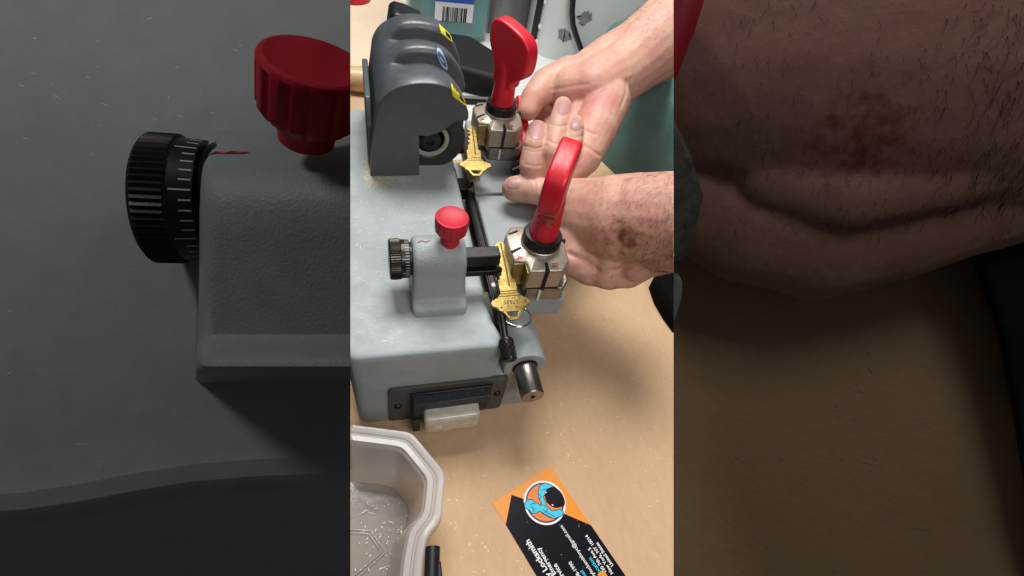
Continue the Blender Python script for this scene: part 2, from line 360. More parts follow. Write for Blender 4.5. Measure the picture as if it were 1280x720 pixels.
# dial
def dial(bm_k, bm_s, bm_t, cx, m, r, w, n=56):
    """axis along local x; knurled ring then graduated sleeve"""
    def P(x, rad, a): return m @ Vector((x, rad * math.cos(a), rad * math.sin(a)))
    ax = m @ xf((0, 0, 0), frame((1, 0, 0)))
    kn = lambda a, k: 1 - (.035 if (k in (2, 3)) and (int(a / math.tau * n * 2 + .5) % 2) else 0)
    lathe(bm_k, [(r * .6, 0), (r * .93, .02 * w), (r, .08 * w), (r, .5 * w), (r * .95, .54 * w)], ax @ xf((0, 0, cx)), n * 2, kn)
    lathe(bm_s, [(r * .93, .5 * w), (r * .95, .52 * w), (r * .93, .9 * w), (r * .8, .94 * w), (r * .8, 1.0 * w)], ax @ xf((0, 0, cx)), 64)
    N = 40
    for i in range(N):
        a = math.tau * i / N; L = .30 * w if i % 5 == 0 else .17 * w; x1 = cx + .88 * w; x0 = x1 - L; hw = r * .012
        q = []
        for x in (x0, x1):
            rr = r * (.955 - .02 * ((x - cx) / w - .52) / .38)
            for s in (-1, 1): q.append(P(x, rr, a) + (m.to_3x3() @ Vector((0, -math.sin(a), math.cos(a)))) * s * hw)
        v = [bm_t.verts.new(t) for t in q]; bm_t.faces.new((v[0], v[1], v[3], v[2]))
bk, bs_, bt = bmesh.new(), bmesh.new(), bmesh.new()
dial(bk, bs_, bt, 0, xf((1.0, YC, ZC)), 1.33, 1.42)
dl = obj('dial_knob', bk, blackmet, KM, smooth=30); obj('graduated_sleeve', bs_, black, dl); obj('graduation_marks', bt, mat('engraved_white', (.7, .66, .58), .5), dl)
bm = bmesh.new(); lathe(bm, [(.55, 0), (.55, .5)], xf((2.2, YC, ZC), frame((1, 0, 0))), 24); obj('spindle', bm, steel, dl)
# red knob
def redknob(bm, m, r, seg=144):
    def rf(a, k):
        if k in (3, 4, 5): return 1 - .07 * (max(0, math.cos(a * 14)) ** 1.2) * (1 if k < 5 else 1.1)
        return 1
    # neck, scalloped skirt, dished top
    lathe(bm, [(r * .55, -1.65 * r), (r * .57, -1.45 * r), (r * .62, -1.3 * r), (r * .88, -1.08 * r), (r * .98, -.92 * r), (r * 1.0, -.15 * r), (r * 1.0, -.02 * r), (r * .96, .05 * r), (r * .88, .075 * r), (r * .75, .02 * r), (r * .45, -.05 * r), (r * .12, -.075 * r), (.0, -.078 * r)], m, seg, rf)
bm = bmesh.new(); redknob(bm, xf((4.83, YC - .02, 15.0)), 1.04); obj('clamp_knob', bm, redk, KM, smooth=40)
bm = bmesh.new(); lathe(bm, [(.62, 12.7), (.62, 13.4)], xf((4.83, YC, 0)), 30); lathe(bm, [(.3, 13.4), (.3, 14.2)], xf((4.83, YC, 0)), 20); obj('knob_boss', bm, redk, KM)
# stop bar
bm = bmesh.new(); box(bm, (7.0, 22.6, 11.55), (2.5, 1.0, 1.0)); box(bm, (7.05, 22.3, 10.5), (2.3, .7, .5))
obj('stop_bar', bm, blackmet, KM, bevel=.1)
bm = bmesh.new(); lathe(bm, [(.5, 0), (.5, 1.6)], xf((5.8, YC, ZC - .1), frame((1, 0, 0))), 30); obj('bar_sleeve', bm, blackmet, KM)
bm = bmesh.new(); lathe(bm, [(.28, 0), (.3, .1), (.15, .35)], xf((8.2, 22.3, 10.5), frame((1, -.2, 0))), 16); obj('stop_tip', bm, blackmet, KM)
# --------- wheel guard (profile extruded along y)
def gp(px, py, y=34.7): v = uy(px, py, y); return (v.x, v.z)
outer = [gp(463, 221), gp(464, 200), gp(466, 172), gp(470, 148), (1.02, 15.0), (1.5, 15.9), (2.3, 16.55), (3.4, 16.95), (4.6, 17.08), (5.7, 16.95), (6.6, 16.55), (7.3, 15.75), (7.75, 14.9), (7.85, 14.25), (7.35, 14.3), (6.7, 13.95), (6.1, 13.35), (5.5, 13.0), (4.9, 12.75), gp(524, 168), gp(524, 190), gp(524, 219)]
outer = outer[:4] + spline2(outer, 4)[16:56] + outer[14:]
# pinned outline for the rear sections: closed below
bm = bmesh.new()
def gring(y, sc, dz, dx=0):
    out = []
    for i, (x, z) in enumerate(outer):
        zz = z; xx = x
        if z > 10: zz = 10 + (z - 10) * sc + dz
        out.append(Vector((4.2 + (xx - 4.2) * (1 if z < 10 else (1 + (sc - 1) * .6)) + dx, y, zz)))
    return out
ys = [(34.72, .955, 0), (34.76, .985, 0), (34.95, 1, 0), (36.6, 1.0, 0), (37.2, .975, 0), (37.75, .945, 0), (38.1, .96, 0), (38.2, 1.05, 0), (38.3, 1.085, 0), (38.5, 1.105, 0), (38.9, 1.11, 0), (40.2, 1.07, 0), (40.6, 1.02, 0), (41.1, .99, 0), (41.4, 1.0, 0), (41.5, 1.09, 0), (41.6, 1.13, 0), (41.8, 1.155, 0), (42.2, 1.16, 0), (43.6, 1.14, 0), (44.3, 1.09, 0), (44.7, 1.03, 0), (44.85, .95, 0)]
# the steps grow only on the crown's right half, as moulded scallops
rings = []
for y, sc, dz in ys:
    rr = []
    base = {True: 1.0}
    for i, (x, z) in enumerate(outer):
        ramp = (1 + (y - 34.7) / 11 * .10) if y < 44.1 else (1.085 if y < 44.5 else (1.03 if y < 44.8 else .95))
        t = max(0, min(1, (x - 2.0) / 1.2))
        s = ramp * (1 - t) + sc * t if z > 10 and y > 34.96 else (sc if z > 10 else 1)
        zz = 10 + (z - 10) * s if z > 10 else z
        rr.append(Vector((4 + (x - 4) * (1 + (s - ramp) * .8 * t) if z > 12.4 else x, y, zz)))
    rings.append(rr)
loft(bm, rings)
gd = obj('wheel_guard', bm, guardm, KM, smooth=48)
# side flange
bm = bmesh.new()
ps = [Vector((.35, y, z)) for y, z in ((36.2, 8.75), (36.2, 12.2), (37.4, 14.2), (43.5, 14.2), (43.9, 8.75))]
loft(bm, [[p + Vector((-.22, 0, 0)) for p in ps], [p + Vector((.25, 0, 0)) for p in ps]]); obj('side_flange', bm, guardm, gd, bevel=.15)
# stickers
def sticker(px, m, name, thick=.04, off=0.05, sub=None, tgt=None, rnd=False):
    bvh = BVHTree.FromObject(tgt or gd, bpy.context.evaluated_depsgraph_get()); 
    bm = bmesh.new(); g = []
    NU, NV = (24, 24) if rnd else (14, 6)
    A, B, C, D = px
    for j in range(NV + 1):
        row = []
        for i in range(NU + 1):
            u = i / NU; v = j / NV
            x = (A[0] * (1 - u) + B[0] * u) * (1 - v) + (D[0] * (1 - u) + C[0] * u) * v; y = (A[1] * (1 - u) + B[1] * u) * (1 - v) + (D[1] * (1 - u) + C[1] * u) * v
            r = ray(x, y).normalized(); h = bvh.ray_cast(CAM, r)
            p = (h[0] + h[1] * off * (1 if h[1].dot(r) < 0 else -1)) if h[0] else None
            row.append(p)
        g.append(row)
    V = [[bm.verts.new(p) if p is not None else None for p in row] for row in g]
    for j in range(NV):
        for i in range(NU):
            if rnd and math.hypot((i + .5) / NU * 2 - 1, (j + .5) / NV * 2 - 1) > 1: continue
            q = [V[j][i], V[j][i + 1], V[j + 1][i + 1], V[j + 1][i]]
            if all(q) and max((q[0].co - q[2].co).length, (q[1].co - q[3].co).length) < 1.2: bm.faces.new(q)
    return obj(name, bm, m, sub or gd)
yel = mat('yellow_label', (.75, .72, .03), .4, var=.05)
bpy.context.view_layer.update()
s1 = sticker(((563, 104), (582, 128), (583, 133), (566, 120)), yel, 'warning_label')
sticker(((573, 117), (580, 127), (581, 130), (575, 123)), black, 'warning_symbol', off=.07, sub=s1)
sticker(((565.5, 108), (571, 114.5), (571, 115.3), (565.5, 109)), mat('label_ink', (.25, .06, .02), .6), 'label_text', off=.07, sub=s1)
s2 = sticker(((548, 30), (563, 44), (565, 53), (551, 41)), yel, 'warning_label')
sticker(((556, 39), (562, 45), (563.5, 50), (557.5, 44.5)), black, 'warning_symbol', off=.07, sub=s2)
bl = mat('blue_badge', (.06, .16, .42), .4)
s3 = sticker(((543, 60), (552, 61), (562, 88), (553, 87)), mat('pale_badge', (.45, .55, .65), .4), 'round_badge', rnd=True)
sticker(((544.8, 64), (551.2, 65), (560, 84), (553.5, 83)), bl, 'badge_centre', off=.07, sub=s3, rnd=True)
sticker(((548, 70), (551, 71), (556.5, 79), (553, 78)), mat('badge_mark', (.5, .6, .7), .4), 'badge_emblem', off=.09, sub=s3, rnd=True)
# wheel + arbor
wc = uy(537, 173, 36.3)
bm = bmesh.new(); lathe(bm, [(2.3, -1.6), (2.85, -1.5), (2.95, 0), (2.8, .12), (1.8, .14), (1.7, .05)], xf((wc.x, 36.3, wc.z), frame((0, -1, 0))), 72)
wh = obj('cutter_wheel', bm, mat('dark_wheel', (.05, .05, .055), .42, metal=.4, var=.2, bump=.2, bs=8), KM)
bm = bmesh.new(); lathe(bm, [(1.58, 0), (1.58, .1), (1.28, .12), (1.2, .0)], xf((wc.x, 36.15, wc.z), frame((0, -1, 0))), 60); obj('washer', bm, mat('dull_washer', (.42, .41, .36), .5, metal=.3), wh)
bm = bmesh.new(); lathe(bm, [(.92, 0), (.92, .25), (.7, .35), (.35, .36), (.3, .1)], xf((wc.x, 36.1, wc.z), frame((0, -1, 0))), 40); obj('arbor_nut', bm, black, wh)
bm = bmesh.new(); prism(bm, [(4.25, 8.8), (4.25, 10.2), (8.1, 10.2), (8.6, 8.75)], mm, 37.6, 44); box(bm, (6, 41, 11), (4.5, 6, 4)); obj('motor_housing', bm, black, KM, bevel=.3)
# front switch
bm = bmesh.new(); prism(bm, [(x, z) for x, z in roundrect(.52, 8.88, .25, 4.85, .35, 5)], mm, 16.98, 17.3)
sp = obj('switch_plate', bm, mat('dark_grey_plate', (.075, .075, .075), .5, var=.1, bump=.2, bs=12), KM, bevel=.04)
for x, z in ((1.15, 2.55), (8.3, 2.75)):
    bm = bmesh.new(); lathe(bm, [(.27, 0), (.27, .06), (.2, .15), (.08, .17), (.08, .1)], xf((x, 16.98, z), frame((0, -1, 0))), 24); box(bm, (x, 16.8, z), (.34, .04, .06)); obj('screw', bm, black, sp)
bm = bmesh.new()
prism(bm, [(2.0, .45), (2.0, 4.25), (7.75, 4.35), (7.75, 1.0), (6.9, .45)], mm, 16.75, 17.0)
sw = obj('switch_bezel', bm, black, KM, bevel=.08)
speck = mat('dusty_blue_black', (.022, .027, .035), .5, col2=(.3, .32, .33), vs=11, thr=(.63, .70), bump=.2, bs=14)
bm = bmesh.new(); prism(bm, [(2.1, 2.1), (2.1, 4.15), (7.5, 4.35), (7.5, 3.5), (5.2, 3.4), (4.6, 2.7), (4.0, 2.15)], mm, 16.0, 16.8)
obj('switch_hood', bm, speck, sw, bevel=.1)
bm = bmesh.new(); box(bm, (2.35, 16.3, 1.6), (.5, 1.2, 1.7)); obj('hood_side', bm, black, sw, bevel=.05)
amb = mat('clear_amber_plastic', (.82, .79, .66), .1, trans=.35, coat=.5, var=.15, vs=1.2, bump=.1, bs=4, ior=1.4)
bm = bmesh.new(); box(bm, (4.75, 16.05, 2.45), (3.9, 1.9, 2.0))
rk = obj('rocker_cover', bm, amb, sw, bevel=.3, bseg=5)
bm = bmesh.new()
for q in range(3): box(bm, (3.75, 15.085, 2.2 + q * .2), (.5 - q * .06, .02, .07))
box(bm, (5.8, 15.085, 2.4), (.55, .02, .05)); box(bm, (5.8, 15.085, 2.65), (.07, .02, .4))
obj('rocker_symbols', bm, mat('pale_gold', (.75, .66, .45), .3), rk)
# --------- vise (built once, copied)
V1 = Vector((11.35, 23.4, 0)); ZT = 11.9
def make_vise():
    T = lambda x, y, z=0: V1 + Vector((x, y, z))
    rot = Matrix.Rotation(math.radians(-3), 4, 'Z'); top = xf(V1) @ rot
    pts = [(-2.3, 1.1), (-1.75, 2.0), (-.1, 2.15), (1.75, 1.55), (1.95, .2), (1.9, -1.4), (1.25, -2.3), (-1.15, -2.35), (-1.22, -1.55), (-1.32, -1.42), (-2.08, -1.35), (-2.3, .2)]
    bm = bmesh.new()
    rings = []
    for s, z in ((1.0, 9.72), (1.0, 11.15), (.97, 11.3)): rings.append([top @ Vector((x * s, y * s, z)) for x, y in pts])
    rings[-1] = [top @ Vector((x, y, 11.38)) for x, y in pts]; rings.append([top @ Vector((x * .96, y * .96, 11.48)) for x, y in pts]); rings.append([top @ Vector((x * .5, y * .5, 11.8)) for x, y in pts])
    loft(bm, rings)
    v = obj('vise', bm, steel, KM, smooth=25, bevel=.06, bseg=2)
    # slots
    def slot(sz, mtx):
        bm = bmesh.new(); box(bm, (0, 0, 0), sz, top @ mtx); obj('jaw_slot', bm, darkslot, v)
    slot((.2, .9, 2.0), xf((.1, -2.02, 10.65)))
    slot((.75, .17, .2), xf((-1.75, -.45, 11.54), Matrix.Rotation(.35, 3, 'Z') @ Matrix.Rotation(-.2, 3, 'Y')))
    slot((.7, .12, .2), xf((-1.7, 1.25, 11.54), Matrix.Rotation(.3, 3, 'Z') @ Matrix.Rotation(-.2, 3, 'Y')))
    slot((.5, .14, .7), xf((1.8, .6, 11.2)))
    slot((2.2, .1, .08), xf((.15, -2.32, 9.7)))
    slot((.5, .5, .3), xf((-1.1, -1.45, 10.05)))
    # lower jaw and its cross groove
    bm = bmesh.new(); pl = [(-1.0, -2.3), (1.7, -2.35), (2.2, -1.6), (2.2, 1.6), (1.6, 2.3), (-1.2, 2.3), (-1.5, 1.5), (-1.5, -.6), (-1.0, -.9)]
    prism(bm, pl, top, 8.35, 9.68); obj('lower_jaw', bm, steel_d, v, bevel=.1)
    bm = bmesh.new(); box(bm, (0, 0, 0), (.16, .12, 1.0), top @ xf((-.02, -2.38, 9.0))); obj('jaw_gap', bm, white, v)
    bm = bmesh.new(); prism(bm, [(-1.1, -2.15), (2.05, -2.3), (2.3, -1.6), (2.3, 2.1), (-1.3, 2.1), (-1.5, 1.2), (-1.5, -1.2)], top, 6.55, 8.3); obj('vise_base', bm, paint, v, bevel=.12)
    # collar
    bm = bmesh.new(); lathe(bm, [(1.42, 11.5), (1.42, 11.9), (1.36, 11.95)], xf((V1.x + .05, V1.y + .1, 0)), 64); obj('bearing_ring', bm, steel, v)
    bm = bmesh.new(); lathe(bm, [(1.28, 11.9), (1.36, 11.98), (1.37, 12.55), (1.27, 12.72), (.98, 12.74), (.9, 12.5)], xf((V1.x + .05, V1.y + .1, 0)), 64); obj('collar', bm, mat('dusty_black_steel', (.02, .021, .02), .3, metal=.3, col2=(.3, .28, .2), vs=5, thr=(.64, .74), bump=.3, bs=12), v)
    return v
def handle(parent, base, rz, sc=1.0, lean=0):
    # stem and broad wing cast in one piece
    bm = bmesh.new()
    wing = [(-.85, 1.9), (-1.1, 2.5), (-1.6, 3.0), (-2.15, 3.5), (-2.35, 4.3), (-2.3, 5.4), (-1.95, 6.1), (-1.2, 6.55), (0, 6.85), (1.0, 6.95), (1.6, 6.75), (1.9, 6.2), (1.9, 5.3), (1.65, 4.6), (1.2, 3.8), (.9, 2.8), (.85, 1.9)]
    wing = spline2(wing, 4)
    m = xf(base, (Matrix.Rotation(rz, 3, 'Z') @ Matrix.Rotation(lean, 3, 'Y')))
    mmx = m @ Matrix(((1, 0, 0, 0), (0, 0, 1, 0), (0, 1, 0, 0), (0, 0, 0, 1)))
    rr = []
    for h, ins in ((-.68, .2), (-.62, .07), (-.5, 0), (.5, 0), (.62, .07), (.68, .2)):
        cx, cz = 0, 4.8
        rr.append([mmx @ Vector((x - (x - cx) * ins * .35, (z - (z - cz) * ins * .35), h)) for x, z in wing])
    loft(bm, rr)
    lathe(bm, [(1.02, 0), (1.04, .05), (.96, 1.2), (.88, 2.4), (.82, 3.2), (.7, 3.9), (.35, 4.3)], m, 40)
    # web under the wings
    for s in (-1, 1):
        tri = [(s * .4, 1.2), (s * 1.7, 3.6), (s * .4, 4.0)]
        loft(bm, [[mmx @ Vector((x, z, -.18)) for x, z in tri], [mmx @ Vector((x, z, .18)) for x, z in tri]])
    bmesh.ops.recalc_face_normals(bm, faces=bm.faces)
    me = bpy.data.meshes.new('h'); bm.to_mesh(me); bm.free(); o = bpy.data.objects.new('handle', me); COL.objects.link(o)
    r = o.modifiers.new('r', 'REMESH'); r.mode = 'VOXEL'; r.voxel_size = .085; r.use_smooth_shade = True
    s = o.modifiers.new('s', 'SMOOTH'); s.factor = .5; s.iterations = 5
    bake(o); o.data.materials.append(red)
    for p in o.data.polygons: p.use_smooth = True
    attach(o, parent); return o
vise1 = make_vise(); D2 = Vector((.35, 16.1, .2))
vise2 = vise1.copy(); COL.objects.link(vise2); vise2.location = D2
for chd in list(vise1.children):
    c2 = chd.copy(); COL.objects.link(c2); c2.parent = vise2
h1 = handle(vise1, (V1.x + .05, V1.y + .1, 12.5), math.radians(60), lean=0)
bpy.context.view_layer.update()
sticker(((679, 267), (696, 269), (686, 284), (684, 283)), mat('tan_red', (.50, .13, .07), .6, var=.15, vs=3), 'tan_patch', off=.02, sub=vise1, tgt=h1)  # tan triangular patch laid over the handle's web
hb = Vector((V1.x + D2.x + .05, V1.y + D2.y + .1, 12.7))
h2 = handle(vise2, hb, math.radians(127)); h2.location = -D2
def vtext(parent, s, p, size, rz, m, D=None, tilt=(0, 0)):
    bm = bmesh.new(); text_into(bm, s, size, xf(p, Matrix.Rotation(rz, 3, 'Z')) @ xf((0, 0, 0), Matrix.Rotation(tilt[0], 3, 'X') @ Matrix.Rotation(tilt[1], 3, 'Y')), 'CENTER', .012)
    o = obj('stamped_letter', bm, m, parent, smooth=0)
    if D is not None: o.location = -D
for vz, D in ((vise1, Vector()), (vise2, D2)):
    q = V1 + D
    vtext(vz, 'A', uz(645.5, 321, 11.8) + D, .62, math.radians(-110), redp, D, (0, 0))
    vtext(vz, 'B', uz(698, 331, 11.76) + D, .62, math.radians(80), redp, D, (0, 0))
# red lever end behind the far vise
bm = bmesh.new(); a = uz(649, 122, 11); b = uz(655, 205, 8.4); tube(bm, [a, (a + b) / 2 + Vector((.25, 0, 0)), b], [.35, .55, .5], 16); obj('feed_lever', bm, red, KM)
bm = bmesh.new(); tube(bm, [uz(640, 215, 8), uz(655, 208, 8.4)], .4, 12); obj('lever_stub', bm, black, KM)
# ================================================================ KEYS
def key(loc, label, rz, word, tilt):
    K = thing('key', label, 'key', loc, 'brass house keys clamped in the vises')
    R = xf(loc, Matrix.Rotation(rz, 3, 'Z') @ Matrix.Rotation(tilt, 3, 'X'))
    t = .1
    bow = [(-.62, .2), (-.66, -.25), (-.95, -.55), (-1.42, -.75), (-1.5, -.95), (-1.38, -1.15), (-1.1, -1.28), (-.95, -1.5), (-.72, -1.62), (-.35, -2.2), (.35, -2.2), (.72, -1.62), (.95, -1.5), (1.1, -1.28), (1.38, -1.15), (1.5, -.95), (1.42, -.75), (.95, -.55), (.66, -.25), (.62, .2)]
    hole = [(-.42, -1.6), (-.22, -2.0), (.22, -2.0), (.42, -1.6)]
    bm = bmesh.new()
    # bow with a trapezoid hole: outline bridged to hole at both faces
    def face(z):
        o_ = [bm.verts.new(R @ Vector((x * .93, y, z))) for x, y in bow]; h_ = [bm.verts.new(R @ Vector((x, y, z))) for x, y in hole]
        eo = [bm.edges.new((o_[i], o_[(i + 1) % len(o_)])) for i in range(len(o_))]; eh = [bm.edges.new((h_[i], h_[(i + 1) % 4])) for i in range(4)]
        bmesh.ops.triangle_fill(bm, edges=eo + eh, use_beauty=True, normal=R.to_3x3() @ Vector((0, 0, 1))); return o_, h_
    a0, b0 = face(-t); a1, b1 = face(t)
    for A, B in ((a0, a1), (b0, b1)):
        for i in range(len(A)): bm.faces.new((A[i], A[(i + 1) % len(A)], B[(i + 1) % len(A)], B[i]))
    obj('bow', bm, brass, K, smooth=0, bevel=.03, bseg=2)
    bm = bmesh.new()
    top = [(-.5, 0), (-.5, .7), (-.2, .75)]; 
    blade = [(.62, -.05), (.62, .75), (.42, .9), (.42, 3.6), (.1, 3.9), (-.2, 3.7)]
    x = -.2; y = 3.7; teeth = [(-.42, 3.4), (-.15, 3.15), (-.3, 2.9), (-.12, 2.65), (-.4, 2.4), (-.2, 2.15), (-.45, 1.9), (-.3, 1.6), (-.46, 1.3), (-.46, .9), (-.62, .75), (-.62, -.05)]
    prism(bm, blade + teeth, R, -.085, .085)
    obj('blade', bm, brass, K, smooth=0, bevel=.02, bseg=1)
    bm = bmesh.new()
    for yy in (-.1, -.28, -.46): box(bm, (0, yy, t), (1.0 + max(0, -yy) * 1.2, .035, .05), R)
    box(bm, (.12, 2.0, .09), (.12, 3.4, .04), R)
    obj('shoulder_lines', bm, mat('brass_shadow', (.10, .065, .02), .5, metal=.4), K, smooth=0)
    if word:
        bm = bmesh.new(); text_into(bm, word, .42, R @ xf((0, -.92, t + .012), Matrix.Rotation(math.pi, 3, 'Z')) @ xf((0, -.12, 0)), 'CENTER', .01); obj('stamped_number', bm, mat('stamped_brass', (.09, .06, .02), .6), K, smooth=0)
    return K
p = uz(637.5, 378, 9.75)
key(Vector((p.x + .05, p.y + .93, 9.9)), 'brass key with a steel split ring, clamped in the nearer vise', math.radians(1), '17635', math.radians(13))
p = uz(595, 206, 9.9)
key(Vector((p.x, p.y + .95, 9.95)), 'brass key without a ring, clamped in the farther vise beside the wheel', math.radians(-4), '', math.radians(8))
# upright blade strip seen beside near key: the worn jaw shim
for vz, D in ((vise1, Vector()), (vise2, D2)):
    bm = bmesh.new(); box(bm, (0, 0, 0), (.78, .1, 1.9), xf(V1 + D + Vector((-1.75, -1.48, 10.35)), Matrix.Rotation(math.radians(-8), 3, 'X'))); box(bm, (0, 0, 0), (.1, .9, 1.9), xf(V1 + D + Vector((-1.32, -1.85, 10.35)))); o = obj('jaw_liner', bm, mat('tarnished_brass', (.36, .28, .11), .42, metal=.8, var=.3, vs=2, bump=.3, bs=8), vz, bevel=.04); o.location = -D
rc = uz(646, 396, 9.0)
bm = bmesh.new(); nr = (CAM - rc).normalized() * .62 - CYw * .72 + CXw * .12; ring(bm, rc, nr, 1.0, .05, 56); ring(bm, rc + nr.normalized() * .09, nr + Vector((.03, 0, 0)), 1.0, .05, 56)
o = obj('split_ring', bm, mat('bright_steel', (.65, .65, .66), .18, metal=1), smooth=60); o['label'] = 'thin steel split ring hanging from the nearer brass key'; o['category'] = 'key ring'
# ================================================================ BUSINESS CARD
A = uz(616, 629, 0); B = uz(688, 583, 0); U = (B - A).normalized(); Vv = Vector((U.y, -U.x, 0)); 
if Vv.y > 0: Vv = -Vv
CM = Matrix((U, Vv, Vector((0, 0, 1)))).transposed().to_4x4(); CM.translation = A + Vector((0, 0, .03))
CI = CM.inverted()
def cuv(px, py): q = CI @ uz(px, py, .03); return q.x, q.y
CA = thing('business_card', 'orange and black business card with a round logo lying on the cardboard', 'business card', tuple(A))
W = (B - A).length; LN = 8.9
orange = mat('orange_print', (.80, .27, .02), .35, var=.03); ink = mat('black_print', (.005, .005, .009), .35, var=.1, spec=.15)
bm = bmesh.new(); prism(bm, [(0, 0), (W, 0), (W, LN), (0, LN)], CM, -.02, .012); obj('card_stock', bm, orange, CA, smooth=0)
q = [cuv(*t) for t in ((639.5, 618.5), (652, 623), (700, 640), (738, 657))]; z1 = cuv(631, 656.5)
bm = bmesh.new(); pp = [(0.0, z1[1]), q[0], q[1], q[2], (W, q[3][1]), (W, LN), (0, LN)]
prism(bm, pp, CM, .013, .018); obj('black_panel', bm, ink, CA, smooth=0)
lc = cuv(681, 628); R0 = 1.5
def disc(r, z, m, name, c=lc, seg=56, sx=1):
    bm = bmesh.new(); prism(bm, [(c[0] + r * sx * math.cos(math.tau * i / seg), c[1] + r * math.sin(math.tau * i / seg)) for i in range(seg)], CM, z, z + .003); return obj(name, bm, m, CA, smooth=0)
cyan = mat('cyan_print', (.04, .55, .75), .35); navy = mat('navy_print', (.02, .02, .07), .35); pw = mat('white_print', (.85, .85, .85), .4)
disc(R0, .020, pw, 'logo_ring'); disc(R0 * .91, .024, navy, 'logo_ring'); disc(R0 * .84, .028, mat('logo_orange', (.75, .2, .04), .35), 'logo_disc')
def blob(pts, z, m, name):
    bm = bmesh.new(); c = []
    pts = [cuv(*p_) for p_ in pts]; n = len(pts)
    for i in range(n):
        p0, p1, p2, p3 = (Vector(pts[(i + k - 1) % n]) for k in range(4))
        for t in (0, .25, .5, .75): c.append(.5 * ((2 * p1) + (p2 - p0) * t + (2 * p0 - 5 * p1 + 4 * p2 - p3) * t * t + (3 * p1 - p0 - 3 * p2 + p3) * t ** 3))
    vs = [bm.verts.new(CM @ Vector((v.x, v.y, z))) for v in c]; bm.faces.new(vs); bmesh.ops.triangulate(bm, faces=bm.faces[:]); return obj(name, bm, m, CA, smooth=0)
def cpx(x, y): return (650 + x / 4.8, 570 + y / 4.8)
blob([cpx(*t) for t in ((120, 175), (150, 163), (190, 175), (205, 195), (160, 215), (140, 245), (160, 300), (190, 330), (240, 322), (262, 335), (255, 358), (210, 375), (180, 372), (140, 350), (120, 330), (95, 345), (70, 345), (55, 325), (28, 312), (26, 285), (42, 265), (75, 262), (90, 280), (110, 285), (122, 300), (128, 285), (112, 255), (108, 215))], .033, cyan, 'logo_figure')
blob([cpx(*t) for t in ((150, 215), (185, 190), (215, 192), (250, 225), (268, 270), (262, 300), (215, 312), (185, 300), (155, 270))], .037, ink, 'logo_hat')
def stroke(pts, w, m, name, z=.040):
    bm = bmesh.new(); P = [Vector(cuv(*cpx(*t))) for t in pts]
    for a, b in zip(P, P[1:]):
        d = (b - a).normalized(); s = Vector((-d.y, d.x)) * w
        vs = [bm.verts.new(CM @ Vector((v.x, v.y, z))) for v in (a + s, b + s, b - s, a - s)]; bm.faces.new(vs)
    return obj(name, bm, m, CA, smooth=0)
_fig = ((120, 175), (150, 163), (190, 175), (205, 195), (160, 215), (140, 245), (160, 300), (190, 330), (240, 322), (262, 335), (255, 358), (210, 375), (180, 372), (140, 350), (120, 330), (95, 345), (70, 345), (55, 325), (28, 312), (26, 285), (42, 265), (75, 262), (90, 280), (110, 285), (122, 300), (128, 285), (112, 255), (108, 215), (120, 175))
stroke(_fig, .022, ink, 'logo_outline', .035); stroke([(150, 215), (158, 223)], .03, pw, 'logo_glint', .041); stroke([(190, 292), (200, 298)], .03, pw, 'logo_glint', .041)
stroke([(70, 310), (78, 316)], .016, ink, 'logo_line'); stroke([(92, 312), (98, 320)], .016, ink, 'logo_line'); stroke([(75, 330), (92, 332)], .016, ink, 'logo_line'); stroke([(60, 295), (75, 285), (95, 290)], .016, ink, 'logo_line')
stroke([(122, 335), (155, 352), (190, 372)], .018, ink, 'logo_line'); stroke([(135, 322), (170, 345), (210, 365)], .018, ink, 'logo_line'); stroke([(62, 300), (85, 318), (75, 335)], .014, ink, 'logo_line'); stroke([(135, 205), (160, 200), (195, 185)], .016, ink, 'logo_line'); stroke([(128, 290), (150, 300), (165, 320), (150, 340)], .016, ink, 'logo_line'); stroke([(110, 225), (125, 245), (118, 262)], .014, ink, 'logo_line')
def ctext(s, px, py, size, m, bold=.0):
    u, v = cuv(px, py)
    # reading runs towards the logo; letters' tops face the card's left edge
    Tm = CM @ Matrix(((0, -1, 0, u), (-1, 0, 0, v), (0, 0, 1, .022), (0, 0, 0, 1)))
    bm = bmesh.new(); text_into(bm, s, size, Tm, 'RIGHT', bold)
    bmesh.ops.bisect_plane(bm, geom=bm.verts[:] + bm.edges[:] + bm.faces[:], plane_co=CM @ Vector((0, LN - .1, 0)), plane_no=Vv, clear_outer=True)
    obj('printed_text', bm, m, CA, smooth=0)
ctext('Benny Locksmith', 661, 673.5, .52, pw, .012); ctext('24/7 Emergency', 674.5, 684, .42, pw, .008); ctext('Service', 695, 704, .42, pw, .008)
ctext('bennylocksmithnyc@gmail.com', 702.5, 656, .33, pw, .004); ctext('(212) 498-1990', 713.5, 701, .33, pw, .004); ctext('Email', 728, 712, .33, cyan, .006); ctext('Location', 738.5, 696, .36, cyan, .008)
ctext('130 7th Ave S', 737.5, 684, .31, pw, .006); ctext('New York, NY 10014', 734, 668, .31, pw, .006); ctext('United States', 747, 677.5, .31, pw, .006)
bm = bmesh.new(); u, v = cuv(753, 720); prism(bm, [(u - .25, v - .25), (u + .3, v - .25), (u + .3, v + .3), (u - .25, v + .3)], CM, .02, .026); obj('orange_icon', bm, orange, CA, smooth=0)
